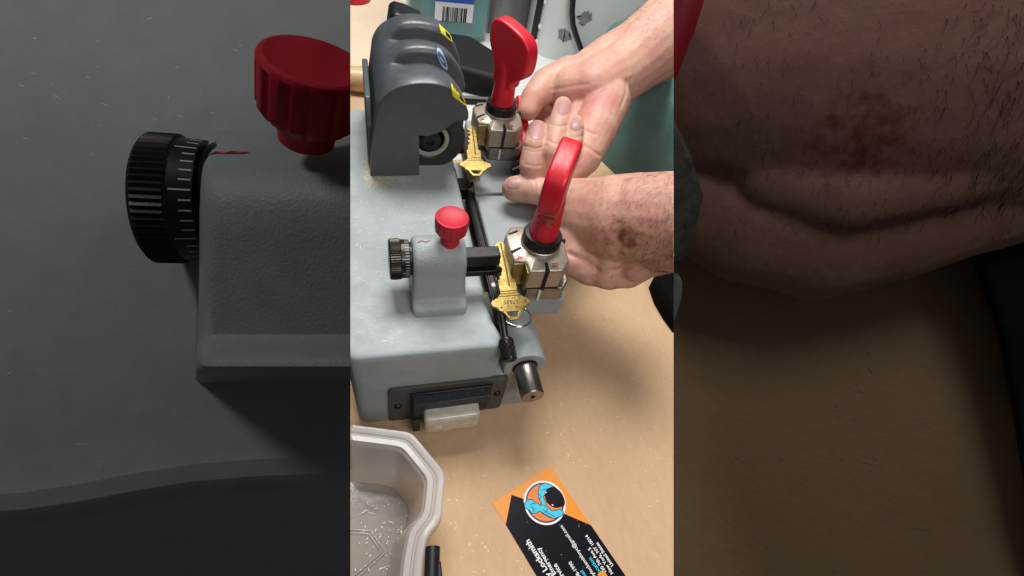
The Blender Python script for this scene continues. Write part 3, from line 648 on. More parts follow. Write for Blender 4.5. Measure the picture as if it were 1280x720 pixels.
# ================================================================ PLASTIC BOX
BX = thing('plastic_box', 'translucent plastic box without its lid at the lower left of the cardboard', 'box', (0, 9, 0))
def mixmat(name, col, rough, tr):
    m = bpy.data.materials.new(name); m.use_nodes = True; n = m.node_tree.nodes; l = m.node_tree.links; b = n['Principled BSDF']
    b.inputs['Base Color'].default_value = (*col, 1); b.inputs['Roughness'].default_value = rough; b.inputs['Coat Weight'].default_value = .5; b.inputs['Coat Roughness'].default_value = .12
    t = n.new('ShaderNodeBsdfTransparent'); t.inputs[0].default_value = (.93, .91, .9, 1); mx = n.new('ShaderNodeMixShader'); mx.inputs[0].default_value = tr
    l.new(b.outputs[0], mx.inputs[1]); l.new(t.outputs[0], mx.inputs[2]); l.new(mx.outputs[0], n['Material Output'].inputs[0])
    tc = n.new('ShaderNodeTexCoord'); t2 = n.new('ShaderNodeTexNoise'); t2.inputs['Scale'].default_value = 1.2; t2.inputs['Detail'].default_value = 6; l.new(tc.outputs['Object'], t2.inputs['Vector']); p = n.new('ShaderNodeBump'); p.inputs['Strength'].default_value = .15; p.inputs['Distance'].default_value = .1; l.new(t2.outputs[0], p.inputs['Height']); l.new(p.outputs[0], b.inputs['Normal'])
    return m
clear = mixmat('clear_polypropylene', (.68, .645, .62), .4, .55); clear_rim = mixmat('frosted_rim', (.57, .55, .54), .45, .5); clear_fl = mixmat('clear_floor', (.42, .38, .34), .15, .5)
ZR = 4.6
outl = [(300, 515), (438, 531), (514, 541), (556, 591), (551, 650), (533, 672), (528, 700), (525, 740), (521, 800), (300, 800)]
def ins_poly(P, d):
    n = len(P); out = []
    for i in range(n):
        a, b, c_ = P[i - 1], P[i], P[(i + 1) % n]
        e1 = (b - a).normalized(); e2 = (c_ - b).normalized(); n1 = Vector((-e1.y, e1.x, 0)); n2 = Vector((-e2.y, e2.x, 0)); m_ = (n1 + n2).normalized(); k = d / max(.4, m_.dot(n1)); out.append(b + m_ * k)
    return out
OP = [uz(x, y, ZR) for x, y in outl]
area = sum(OP[i].x * OP[(i + 1) % len(OP)].y - OP[(i + 1) % len(OP)].x * OP[i].y for i in range(len(OP)))
sg = 1 if area > 0 else -1
def roundp(P, r, n=4):
    out = []
    N = len(P)
    for i in range(N):
        a, b, c_ = P[i - 1], P[i], P[(i + 1) % N]; d1 = (a - b); d2 = (c_ - b); rr = min(r, d1.length * .4, d2.length * .4)
        s = b + d1.normalized() * rr; e_ = b + d2.normalized() * rr
        for k in range(n + 1): t = k / n; out.append(s * (1 - t) ** 2 + b * 2 * t * (1 - t) + e_ * t * t)
    return out
def lay(d, z): return [Vector((v.x, v.y, z)) for v in roundp(ins_poly(OP, sg * d), .45)]
def band(rings, name, m, cap=False):
    bm = bmesh.new(); loft(bm, rings, True, False, cap)
    bmesh.ops.solidify(bm, geom=bm.faces[:], thickness=.05) if False else None
    g = bm
    for px, sgn in ((LX, 1),):
        nrm = (CXw - CZw * ((px - 640) / FPX))
        bmesh.ops.bisect_plane(bm, geom=bm.verts[:] + bm.edges[:] + bm.faces[:], plane_co=CAM, plane_no=nrm, clear_inner=True)
    o = obj(name, bm, m, BX, smooth=40); s = o.modifiers.new('s', 'SOLIDIFY'); s.thickness = .09; s.offset = 0; return o
band([lay(2.0, .1), lay(1.92, .35), lay(1.15, ZR - .5), lay(1.0, ZR - .12)], 'box_wall', clear)
band([lay(.95, .12)], 'box_floor', clear_fl, True) if False else None
bm = bmesh.new(); bm.faces.new([bm.verts.new(v) for v in lay(2.0, .14)]); bmesh.ops.bisect_plane(bm, geom=bm.verts[:] + bm.edges[:] + bm.faces[:], plane_co=CAM, plane_no=(CXw - CZw * ((LX - 640) / FPX)), clear_inner=True); o = obj('box_floor', bm, clear_fl, BX, smooth=0); o.modifiers.new('s', 'SOLIDIFY').thickness = .08
band([lay(1.05, ZR - .5), lay(1.0, ZR - .06), lay(.96, ZR), lay(.66, ZR), lay(.62, ZR - .05)], 'inner_rim', clear_rim)
band([lay(.62, ZR - .03), lay(.5, ZR - .07), lay(.42, ZR + .0), lay(.36, ZR + .03), lay(.06, ZR + .03), lay(0, ZR - .03), lay(-.02, ZR - .6)], 'outer_rim', clear_rim)
# moulded line on the floor
bm = bmesh.new(); pts = [uz(x, y, .25) for x, y in ((430, 661), (463, 663), (482, 690), (446, 722), (430, 735))]; tube(bm, [Vector((v.x, v.y, .24)) for v in pts], .03, 6)
pts = [uz(x, y, .25) for x, y in ((430, 665), (461, 667), (477, 690), (444, 718))]; tube(bm, [Vector((v.x, v.y, .24)) for v in pts], .03, 6); clip(bm, LX, None); obj('moulded_line', bm, clear_rim, BX)
bm = bmesh.new(); a = uz(541, 684, ZR - .5); b = uz(538, 760, ZR - .5); tube(bm, [a, b], .42, 20)
lt = obj('latch', bm, black, BX); bm = bmesh.new(); e = uz(546, 702, 3.6); box(bm, (0, 0, 0), (.35, 3.2, 1.6), xf(Vector((e.x, e.y - 1.7, 3.5)))); obj('latch_tab', bm, black, lt, bevel=.1)
# ================================================================ BACKGROUND THINGS
def tag(o, label, cat): o['label'] = label; o['category'] = cat; return o
bm = bmesh.new(); ps = [uz(*t, .02 - .4) for t in ((380, 84), (472, 84), (500, 80), (505, -30), (380, -40))]; loft(bm, [[Vector((v.x, v.y, -.38)) for v in ps], [Vector((v.x, v.y, -.2)) for v in ps]]); clip(bm, LX, None)
tag(obj('desk_mat', bm, mat('cream_mat', (.76, .62, .46), .6, var=.03, vs=.3), smooth=0, bevel=0), 'cream coloured mat lying on the table behind the machine', 'mat')
bm = bmesh.new(); a = uz(425, 97, 1.4); b = uz(463, 101, 1.4); lathe(bm, [(1.0, 0), (1.55, .6), (1.6, 4), (1.5, (b - a).length)], xf(a, frame(b - a)), 32); clip(bm, LX, None)
tag(obj('wooden_handle', bm, mat('pale_wood', (.68, .46, .26), .4, var=.15, vs=.8, coat=.3, rscale=(.3, 2, 2)), smooth=60), 'pale wooden tool handle lying at the cream mat edge', 'tool handle')
bm = bmesh.new(); a = uz(441, -4, 0); lathe(bm, [(2.6, 0), (2.8, .15), (2.7, 1.3), (2.2, 1.6), (.01, 1.6)], xf((a.x, a.y, -.19)), 48); clip(bm, LX, None)
tag(obj('red_lid', bm, redk, smooth=40), 'round red lid on the cream mat in the top corner', 'lid')
# black thing behind guard
bm = bmesh.new(); ps = [uy(x, y, 50) for x, y in ((484, 34), (487, 12), (493, 8), (507, 12), (528, 22), (528, 60), (484, 60))]; loft(bm, [[p + Vector((0, -1.5, 0)) for p in ps], [p + Vector((0, 1.5, 0)) for p in ps]])
obj('rear_cover', bm, black, KM, bevel=.35)
# long black tool
bm = bmesh.new(); P4 = [uz(x, y, 3.0) for x, y in ((552, 38), (588, 43), (624, 66), (622, 96), (560, 80))]
rings = [[Vector((v.x, v.y, -.35)) for v in P4], [Vector((v.x, v.y, 2.6)) for v in P4]]; cc = sum(P4, Vector()) / 5; rings.append([cc + (Vector((v.x, v.y, 3)) - cc) * .9 for v in P4]); loft(bm, rings)
tag(obj('tool_case', bm, mat('matte_black', (.014, .014, .015), .6, spec=.25, bump=.2, bs=4), bevel=.6, bseg=4), 'long black plastic case on the white table behind the guard', 'case')
bm = bmesh.new(); a = uz(572, 121, .4); b = uz(650, 125, .4); tube(bm, [Vector((a.x, a.y, .1)), Vector((b.x, b.y, .1))], .5, 8)
tag(obj('black_strip', bm, black), 'thin black strip lying across the white table edge', 'strip')
# bottle
BT = thing('bottle', 'clear bottle of teal liquid with a barcode label behind the black case', 'bottle', tuple(uz(558, 45, 0)))
bc = uz(558, 36, 0)
def slab(bm, z0, z1, w, d, r=1.6, n=6, taper=1):
    loft(bm, [[Vector((bc.x + x * k, bc.y + y * k, z)) for x, y in roundrect(-w / 2, w / 2, -d / 2, d / 2, r, n)] for k, z in ((.86, z0), (.97, z0 + .5), (1, z0 + 1.2), (1, z1 - 1), (taper, z1))])
bm = bmesh.new(); slab(bm, -.38, 24, 12.4, 7); obj('bottle_body', bm, mixmat('clear_pet', (.45, .58, .58), .12, .72), BT, smooth=60)
bm = bmesh.new(); slab(bm, 0, 10.5, 11.9, 6.5); obj('liquid', bm, mat('teal_liquid', (.01, .30, .31), .25, coat=.3, var=.4, vs=.25), BT, smooth=60)
fy = bc.y - 3.6
l0 = uy(543, 25, fy); l1 = uy(590, 29, fy)
bm = bmesh.new(); loft(bm, [[Vector((x, fy - t, z)) for x, z in ((l0.x, l0.z), (l1.x, l0.z), (l1.x, l0.z + 14), (l0.x, l0.z + 14))] for t in (0, .06)]); lb = obj('bottle_label', bm, mat('label_white', (.82, .82, .84), .5), BT, smooth=0)
bm = bmesh.new(); zb = uy(565, 3, fy).z; loft(bm, [[Vector((x, fy - t, z)) for x, z in ((l0.x, zb), (l1.x, zb), (l1.x, zb + 8), (l0.x, zb + 8))] for t in (.07, .1)]); obj('label_band', bm, mat('label_blue', (.03, .1, .5), .5), lb, smooth=0)
bm = bmesh.new(); x = uy(553, 15, fy).x; xe = uy(583, 15, fy).x; z0 = uy(565, 27, fy).z; z1 = uy(565, 9, fy).z
while x < xe:
    w = random.choice((.08, .12, .2)); box(bm, (x + w / 2, fy - .1, (z0 + z1) / 2), (w, .03, z1 - z0)); x += w + random.choice((.07, .12, .16))
obj('barcode', bm, ink, lb, smooth=0)
# steel canister and the white cabinet
cc = uz(645, 50, 0); 
bm = bmesh.new(); lathe(bm, [(5.0, -.38), (5.2, -.2), (5.2, 30), (4.9, 30.3)], xf((cc.x - 1.5, cc.y + 7, 0)), 64)
tag(obj('steel_canister', bm, mat('grey_canister', (.24, .23, .225), .45, metal=.6, var=.3, vs=.25, rscale=(1, 1, .1)), smooth=40), 'tall dark grey metal canister to the left of the white cabinet', 'canister')
bm = bmesh.new(); a = uz(604, 40, 0); box(bm, (a.x + 2.2, a.y + 9, 8), (5, 4, 17)); tag(obj('cardboard_carton', bm, mat('brown_dark_box', (.09, .075, .06), .7, var=.3, vs=.4), bevel=.4), 'dark brown carton between the bottle and the grey canister', 'carton')
WC = thing('cabinet', 'white metal cabinet with grey stains behind the forearm', 'cabinet', tuple(uz(700, 70, 0)))
e0 = uz(674, 72, 0)
bm = bmesh.new(); pts = roundrect(e0.x, e0.x + 60, e0.y + .5, e0.y + 30, 3.0, 8); prism(bm, pts, Matrix.Identity(4), -.38, 60); clip(bm, None, RX)
stainm = mat('stained_white_metal', (.80, .83, .82), .35, col2=(.83, .86, .85), vs=.3, coat=.2)
wb = obj('cabinet_body', bm, stainm, WC, smooth=50)
bm = bmesh.new(); box(bm, (e0.x - .45, e0.y + 3.4, 20), (.8, .8, 41)); es = obj('edge_strip', bm, black, WC, bevel=.1)
for (x, y) in ((676, 33), (672, 52), (684, 12), (683, 3)):
    v = uy(x, y, e0.y + 2.9); bm = bmesh.new(); lathe(bm, [(.45, 0), (.4, .2), (.1, .3)], xf(v, frame((0, -1, .3))), 16); obj('rivet', bm, white, es)
yp = e0.y + .46
def smudge(pts, y):
    bm = bmesh.new(); P = [uy(a, b, y) for a, b in pts]; n = len(P); f = []
    for i in range(n):
        a, b = P[i], P[(i + 1) % n]
        for t in (0, .25, .5, .75): q = a.lerp(b, t); q.x += random.gauss(0, .18); q.z += random.gauss(0, .18); f.append(q)
    bm.faces.new([bm.verts.new(q) for q in f]); bmesh.ops.triangulate(bm, faces=bm.faces[:])
    return obj('stain', bm, mat('grey_smudge', (.30, .31, .29), .6, var=.25, vs=1), wb, smooth=0)
smudge([(722, 24), (728, 16), (735, 15), (741, 19), (738, 26), (731, 31), (725, 31)], yp); smudge([(698, 38), (704, 36), (711, 39), (713, 49), (708, 53), (703, 47), (698, 49)], yp)
bm = bmesh.new(); tube(bm, [uy(x, y, yp - 1.2) for x, y in ((719, -40), (717, -10), (715, 15), (716, 30), (720, 44), (725, 58), (732, 80))], .42, 12); tag(obj('cable', bm, black), 'black cable hanging in front of the white cabinet', 'cable')
# ================================================================ PERSON
def S(px, py, z, rpx):                     # centre and radius from how wide it looks
    p = uz(px, py, z); return p, rpx * (p - CAM).dot(CZw) / FPX
def chain(lst):
    P = [S(*t) for t in lst]; return [(a[0], a[1], b[0], b[1]) for a, b in zip(P, P[1:])]
far = []
far += chain([(900, 0, 18, 58), (842, 40, 16.5, 50), (800, 68, 15, 43), (772, 92, 14, 38)])
far += chain([(772, 92, 14, 36), (740, 112, 13.4, 36), (712, 112, 13, 27)])            # thumb base / back
far += chain([(800, 62, 15.2, 38), (765, 78, 14.3, 34), (735, 92, 13.6, 28)])
far += chain([(745, 100, 13.5, 30), (712, 96, 13.3, 25), (684, 106, 12.8, 21), (668, 122, 12.2, 17), (660, 138, 11.5, 13)])  # thumb
far += chain([(757, 126, 13, 31), (744, 160, 12.2, 28), (728, 196, 11, 24), (702, 222, 10, 20)])    # heel of palm
far += chain([(735, 140, 11.8, 30), (712, 190, 10.2, 26)])
far += chain([(712, 118, 11.6, 24), (690, 150, 9.6, 24), (690, 200, 8.6, 22)])
far += chain([(700, 222, 9.2, 17), (672, 232, 8.8, 14), (664, 208, 11.0, 15.5), (668, 183, 12.2, 15.2), (671.5, 163, 12.6, 12.8)])
far += chain([(712, 215, 9.2, 17), (689, 222, 9.6, 14), (691, 190, 12.3, 15), (698.5, 156, 13.4, 13.8), (703.5, 132, 13.6, 11.3)])
far += chain([(720, 212, 9.2, 16), (711, 208, 11, 12.5), (714, 182, 12.6, 13), (718, 164, 13.3, 12.2), (719.5, 153, 13.4, 10)])
near = []
near += chain([(960, 285, 17, 74), (900, 282, 15.5, 68), (850, 278, 14, 64), (810, 275, 13, 60)])
near += chain([(810, 275, 13, 57), (775, 275, 12, 56), (745, 272, 11, 50), (725, 268, 10.3, 43)])
near += chain([(800, 262, 13.2, 46), (770, 262, 12.6, 44)])
near += chain([(740, 250, 10.8, 28), (712, 243, 10.2, 20), (680, 240, 9.7, 17.5), (655, 236, 9.3, 18), (643, 236, 9.2, 16)])    # thumb
near += chain([(716, 300, 9.8, 24), (714, 325, 9, 19), (735, 340, 8.3, 17), (765, 345, 8.5, 17)])       # curled index
near += chain([(740, 312, 9.5, 24), (735, 338, 8.6, 18), (762, 346, 8.2, 17), (790, 335, 9, 18)])
near += chain([(765, 318, 10, 24), (757, 345, 8.8, 17), (785, 343, 8.8, 18), (810, 330, 10, 18)])
near += chain([(800, 318, 11, 22), (792, 332, 10, 20), (830, 322, 11, 22)])
# tendons and veins
near += chain([(850, 232, 16.5, 5), (800, 236, 15.4, 5), (760, 243, 13.9, 4.5)])
person = organic('person', far + near, nailm, .13, 7, .5, cl=(None, RX))
tag(person, 'person whose two bare hairy arms reach in from the right to hold the grey machine', 'person')
bpy.context.view_layer.update()
def crease(o, pts, wid, dep):
    me = o.data; nv = [v.normal.copy() for v in me.vertices]
    P = [Vector(p_) for p_ in pts]; x0 = min(p_.x for p_ in P) - 12; x1 = max(p_.x for p_ in P) + 12; y0 = min(p_.y for p_ in P) - 12; y1 = max(p_.y for p_ in P) + 12
    for i, v in enumerate(me.vertices):
        a, b, c_ = pr(v.co)
        if not (x0 < a < x1 and y0 < b < y1) or nv[i].dot(CAM - v.co) < 0: continue
        q = Vector((a, b)); best = 1e9
        for A_, B_ in zip(P, P[1:]):
            d = B_ - A_; t = max(0, min(1, (q - A_).dot(d) / d.length_squared)); best = min(best, (q - (A_ + d * t)).length)
        if best < wid * 2.5: v.co -= nv[i] * dep * math.exp(-(best / wid) ** 2)
    me.update()
for pts, wd, dp_ in (([(728, 160), (736, 165), (745, 168)], 1.4, .09), ([(727, 180), (738, 186), (750, 194)], 1.6, .12), ([(720, 141), (730, 129), (742, 120), (758, 113)], 2.2, .14), ([(690, 112), (712, 108), (735, 105)], 2.5, .06), ([(783, 100), (782, 118), (776, 134)], 1.5, .07), ([(788, 98), (788, 120)], 1.4, .05),
                     ([(655, 182), (669, 186), (683, 182)], 1.3, .08), ([(656, 187), (669, 190), (681, 187)], 1.2, .05), ([(688, 155), (699, 158), (711, 156)], 1.2, .07), ([(685, 176), (696, 180), (707, 177)], 1.3, .06), ([(711, 170), (718, 172), (728, 170)], 1.1, .06), ([(656, 205), (668, 208), (680, 206)], 1.3, .06),
                     ([(712, 317), (733, 326), (750, 340), (772, 338), (842, 320)], 3.0, .2), ([(738, 350), (746, 338)], 1.6, .1), ([(768, 362), (772, 343)], 1.6, .1), ([(668, 224), (670, 236), (668, 248)], 1.3, .05), ([(674, 224), (676, 240)], 1.2, .045), ([(700, 226), (706, 240), (704, 256)], 1.8, .06)):
    crease(person, pts, wd, dp_)
_b = BVHTree.FromObject(person, bpy.context.evaluated_depsgraph_get()); hit = lambda x, y: _b.ray_cast(CAM, ray(x, y).normalized())[0]
skinm = skin('skin', 1.0, hit(779, 295), 2.3, pinkc=hit(752, 120), pinkr=2.0); person.data.materials.clear(); person.data.materials.append(skinm)
def nail(px, py, z, w, L, dirp, tipcol=True):
    """nail plate laid on the skin facing the camera"""
    bvh = BVHTree.FromObject(person, bpy.context.evaluated_depsgraph_get()); bm = bmesh.new(); N = 10
    dx, dy = dirp; nx, ny = -dy, dx; V = []
    for j in range(N + 1):
        row = []
        for i in range(N + 1):
            u = (i / N * 2 - 1); v = (j / N * 2 - 1)
            uu = u * math.sqrt(1 - v * v / 2); vv = v * math.sqrt(1 - u * u / 2)
            h = bvh.ray_cast(CAM, ray(px + nx * uu * w + dx * vv * L, py + ny * uu * w + dy * vv * L).normalized())
            row.append(bm.verts.new(h[0] + h[1] * (.045 * (1 - .55 * max(abs(uu), abs(vv)) ** 4) )) if h[0] else None)
        V.append(row)
    for j in range(N):
        for i in range(N):
            q = [V[j][i], V[j][i + 1], V[j + 1][i + 1], V[j + 1][i]]
            if all(q) and max((q[0].co - q[2].co).length, (q[1].co - q[3].co).length) < .6: bm.faces.new(q)
    obj('fingernail', bm, nailm, person, smooth=80)
bpy.context.view_layer.update()
nail(671.5, 163, 12.6, 11, 11.5, (0.06, -1)); nail(704.5, 134, 13.5, 8, 9.5, (.2, -1)); nail(719.5, 155, 13.3, 7, 8, (.1, -1)); nail(642, 229, 9, 7, 9, (-1, -.05))
reg = lambda x, y: 770 < x < 850 and 215 < y < 345 and (x - 770) / 80 > random.random() * .9
up_l = lambda x, y: -CXw * .4 + CYw * 1.0
hairs(person, 'arm_hair', 330, reg, up_l, .7, .0062, person, rnd=.5)
hairs(person, 'arm_hair', 110, lambda x, y: 780 < x < 850 and 0 < y < 60, lambda x, y: -CXw + CYw * .6, .6, .006, person)
hairs(person, 'arm_hair', 90, lambda x, y: 725 < x < 790 and 225 < y < 345, up_l, .5, .006, person)
# shirt and black apron
teal = mat('teal_cloth', (.10, .20, .19), .85, var=.12, vs=.25, bump=.5, bs=1.2)
bm = bmesh.new(); rings = []
tc_ = Vector((49, 53, 0))
for z, k in ((-40, 1), (-10, 1.0), (0, 1.0), (6, .97), (11, .9), (13, .75), (13.8, .5)):
    rings.append([tc_ + Vector(((22 + 1.2 * math.sin(5 * a + z * .08)) * k * math.cos(a), (20 + 1.0 * math.sin(7 * a + z * .05)) * k * math.sin(a), z)) for a in [math.tau * i / 72 for i in range(72)]])
loft(bm, rings); clip(bm, None, RX)
obj('trousers', bm, teal, person, smooth=60)
bm = bmesh.new(); ap = [uz(x, y, 1.0) for x, y in ((822, 338), (815, 352), (822, 372), (834, 392), (846, 408), (880, 420), (880, 330))]
loft(bm, [[Vector((v.x, v.y, .02)) for v in ap], [Vector((v.x, v.y, 1.4)) for v in ap], [sum(ap, Vector()) / 7 + (Vector((v.x, v.y, 2.2)) - sum(ap, Vector()) / 7) * .8 for v in ap]]); clip(bm, None, RX)
obj('apron', bm, mat('black_cloth', (.003, .003, .003), .95, spec=.1, bump=.4, bs=3), person, bevel=.3)
# ================================================================ METAL SHAVINGS
goldchip = mat('brass_chip', (.95, .80, .48), .45, metal=.15)
def chips(name, label, pts, size, m=goldchip, parent=None, z=None, nrm=Vector((0, 0, 1))):
    bm = bmesh.new()
    for p in pts:
        a = random.uniform(0, math.pi); f = frame(nrm); d = f @ Vector((math.cos(a), math.sin(a), 0)); s = f @ Vector((-math.sin(a), math.cos(a), 0))
        L = size * random.lognormvariate(0, .5); w = size * .16 * random.uniform(.6, 1.3); c = random.gauss(0, .3) * L
        P = [p - d * L, p + s * c + nrm * L * .15, p + d * L]
        v = []
        for q, k in zip(P, (.3, 1, .3)): v += [bm.verts.new(q + s * w * k + nrm * .012), bm.verts.new(q - s * w * k + nrm * .012)]
        bm.faces.new((v[0], v[2], v[3], v[1])); bm.faces.new((v[2], v[4], v[5], v[3]))
    o = obj(name, bm, m, smooth=0)
    o['label'] = label; o['category'] = 'metal shavings'; o['kind'] = 'stuff'; return o
def scat(n, f, z): 
    out = []
    while len(out) < n:
        q = f()
        if q is not None: v = uz(q[0], q[1], z); out.append(v)
    return out
def inbox(x0, x1, y0, y1): return lambda: (random.uniform(x0, x1), random.uniform(y0, y1))
def tab():
    x, y = random.uniform(560, 840), random.uniform(395, 718)
    if x < 700 and y < 520 and x < 690: return None
    if 610 < x and y > 585 and x < 790 and random.random() < .7: return None
    return x, y
def tab2(): return random.gauss(735, 45), random.gauss(425, 30)
T = scat(150, tab, .012) + [q for q in scat(70, tab2, .012) if pr(q)[0] < 838 and pr(q)[0] > 690 and pr(q)[1] > 395]
chips('brass_shavings', 'tiny brass shavings strewn over the brown cardboard', T, .1)
def mtop():
    x, y = random.uniform(443, 575), random.uniform(225, 430)
    if 515 < x < 590 and y > 290: return None
    if random.random() < (y - 225) / 260: return None
    return x, y
chips('brass_shavings', 'tiny brass shavings scattered on top of the grey machine', scat(260, mtop, 8.73), .075)
def pile():
    x, y = random.gauss(480, 20), random.gauss(224, 6)
    if x < 455 or x > 540 or (y < 221 and x > 464) : return (random.gauss(460, 2.5), random.uniform(200, 224)) if random.random() < .5 else None
    return x, y
chips('brass_shavings', 'heap of brass shavings along the foot of the dark guard', scat(900, pile, 8.74), .06)
def inb():
    x, y = random.uniform(442, 515), random.uniform(622, 716)
    if x > 500 and y < 640: return None
    return x, y
chips('brass_shavings', 'pale metal shavings lying on the floor of the plastic box', scat(60, inb, .26), .08, mat('pale_chip', (.85, .8, .7), .4, metal=.2))
chips('brass_shavings', 'a few metal shavings on the black part of the card', [Vector((v.x, v.y, .05)) for v in scat(16, inbox(640, 735, 650, 715), .05)], .05, mat('white_chip', (.8, .78, .72), .5))
chips('brass_shavings', 'fine brass dust on the two steel vises', [V1 + Vector((random.uniform(-1.1, 1.3), random.uniform(-1.2, -1.0 + 2.4), 11.84)) + random.choice((Vector(), D2)) for _ in range(160)], .03)
# ================================================================ THE ENLARGED, DIM VIEWS LEFT AND RIGHT (real, oversized, farther away)
DD = 135.0
def g(px, py, h=0.0): return dp(px, py, DD - h)
NV = -CZw
def S2(px, py, h, r): return g(px, py, h), r * (DD - h) / FPX
BM = thing('key_machine', 'oversized dim key machine close-up with one dark red knob, left of the bright machine', 'key machine', tuple(g(220, 640)))
k5 = 1 / 6.0
bpaint = mat('dim_grey_paint', GREY, .6, var=.06, vs=.12, bump=.25, bs=.8, spec=.25)
bpaint2 = mat('dim_textured_paint', tuple(x * .9 for x in GREY), .45, var=.06, vs=.2, bump=.55, bs=1.6, spec=.3)
for m_ in (bpaint, bpaint2):
    for nd in m_.node_tree.nodes:
        if nd.type == 'BUMP': nd.inputs['Distance'].default_value = .3
def edge_y(x):
    P = [(-60, 624), (20, 625), (60, 622), (120, 613), (200, 598), (260, 589), (330, 583), (438, 579), (520, 579)]
    for (a, b), (c_, d_) in zip(P, P[1:]):
        if a <= x <= c_: return b + (d_ - b) * (x - a) / (c_ - a)
    return 600
bm = bmesh.new(); xs = list(range(-80, 521, 20)); rows = []
for t in range(0, 13): rows.append([g(x, -60 + (edge_y(x) - 22 + 60) * t / 12, 0 + (t / 12) * 14) for x in xs])
for dy, h in ((-14, 14.6), (-8, 14.5), (-4, 14.0), (-1, 13.2), (1, 11.5), (3, 8), (5, 3), (20, -20), (50, -60), (170, -190)): rows.append([g(x, edge_y(x) + dy, h) for x in xs])
V = [[bm.verts.new(p) for p in r] for r in rows]
for a, b in zip(V, V[1:]):
    for i in range(len(a) - 1): bm.faces.new((a[i], a[i + 1], b[i + 1], b[i]))
bb = obj('body', bm, bpaint, BM, smooth=18); s = bb.modifiers.new('s', 'SOLIDIFY'); s.thickness = 6; s.offset = -1
# housing profile along y, extruded in x
bm = bmesh.new()
prof = [(160, -2), (161, 8), (165, 16), (174, 24), (188, 30.5), (208, 35.5), (235, 39), (262, 40), (300, 38.5), (360, 36.5), (418, 35), (428, 36.5), (436, 40), (448, 43), (458, 43.5), (466, 40), (474, 30), (479, 18), (480, -2)]
def hx(x, y):      # left outline, slightly flared at the foot
    fl = 5 * max(0, min(1, (y - 400) / 60)); return x - fl
cols = [(249, 1.0), (249.5, .6), (252, .28), (256, .12), (262, .03), (272, 0), (470, 0), (520, 0)]
rings = []
for x, k in cols:
    rr = []
    for y, h in prof:
        cy = 320; yy = y + (cy - y) * k * .035; rr.append(g(hx(x, y), yy, h * (1 - k * .25) if h > 0 else h))
    rings.append(rr)
loft(bm, rings, True, False, True); bh = obj('stop_housing', bm, bpaint2, BM, smooth=50)
bm = bmesh.new(); loft(bm, [[g(hx(249, y), y + (320 - y) * .035, h * .75 if h > 0 else h) for y, h in prof], [g(hx(252, y), y + (320 - y) * .05, h * .6 - 2) for y, h in prof]], True, True, True); obj('housing_cheek', bm, bpaint2, bh)
bm = bmesh.new(); tube(bm, [g(x, y + 6, 31.6) for x, y in ((262, 187), (270, 184.5), (280, 186), (290, 184), (300, 185.5), (311, 184))], [.1, .3, .2, .35, .25, .1], 6); obj('marker_line', bm, redp, bh)
# dial
R5 = Matrix((CXw, -CYw, -CZw)).transposed()
s_ = (DD - 26) / FPX
tiltm = Matrix.Rotation(math.radians(16), 3, 'Y')
mD = xf(g(189, 248, 26), R5 @ tiltm)
bk, bs_, bt = bmesh.new(), bmesh.new(), bmesh.new(); dial(bk, bs_, bt, 0, mD, 85 * s_ * .95, 74 * s_, 62)
bigblack = mat('dim_black_steel', (.028, .027, .026), .34, metal=.6, var=.3, vs=.4, bump=.4, bs=2)
dl = obj('dial_knob', bk, bigblack, BM, smooth=30); obj('graduated_sleeve', bs_, black, dl); obj('graduation_marks', bt, mat('engraved_cream', (.6, .57, .5), .5), dl)
bm = bmesh.new(); lathe(bm, [(70 * s_, 0), (74 * s_, 1), (70 * s_, 3)], mD @ xf((70 * s_, 0, 0), frame((1, 0, 0))), 40); obj('spindle', bm, blackmet, dl)
# knob
bm = bmesh.new(); ax = (-CYw * .66 - CZw * .66 + CXw * .36).normalized(); kc, kr = S2(393, 80, 46, 67); redknob(bm, xf(kc, frame(ax)), kr); lathe(bm, [(kr * .5, -1.5 * kr), (kr * .5, -1.1 * kr)], xf(kc, frame(ax)), 30)
obj('clamp_knob', bm, redk, BM, smooth=40)
P = [g(random.uniform(5, 430), random.uniform(5, 560) ** 1.0, 6) for _ in range(75)]
bvh = BVHTree.FromObject(bb, bpy.context.evaluated_depsgraph_get())
bpy.context.view_layer.update(); bvh = BVHTree.FromObject(bb, bpy.context.evaluated_depsgraph_get())
Q = []
for _ in range(95):
    x, y = random.uniform(5, 436), random.uniform(3, 590)
    if x > 240 and y > 150 or (y > 250 and random.random() < .6): continue
    h = bvh.ray_cast(CAM, ray(x, y).normalized())
    if h[0]: Q.append(h[0] + NV * .05)
def chips2(Q, label, m, size):
    bm = bmesh.new()
    for p in Q:
        a = random.gauss(0, .5); d = CXw * math.cos(a) + CYw * math.sin(a); s = CYw * math.cos(a) - CXw * math.sin(a); L = size * random.lognormvariate(0, .5); w = size * .3 * random.uniform(.6, 1.2)
        v = [bm.verts.new(q) for q in (p - d * L, p + s * w, p + d * L, p - s * w)]; bm.faces.new(v)
    o = obj('brass_shavings', bm, m, smooth=0); o['label'] = label; o['category'] = 'metal shavings'; o['kind'] = 'stuff'
chips2(Q, 'faint brass flecks on the dim oversized machine', mat('faint_chip', (.62, .56, .43), .7), .8)
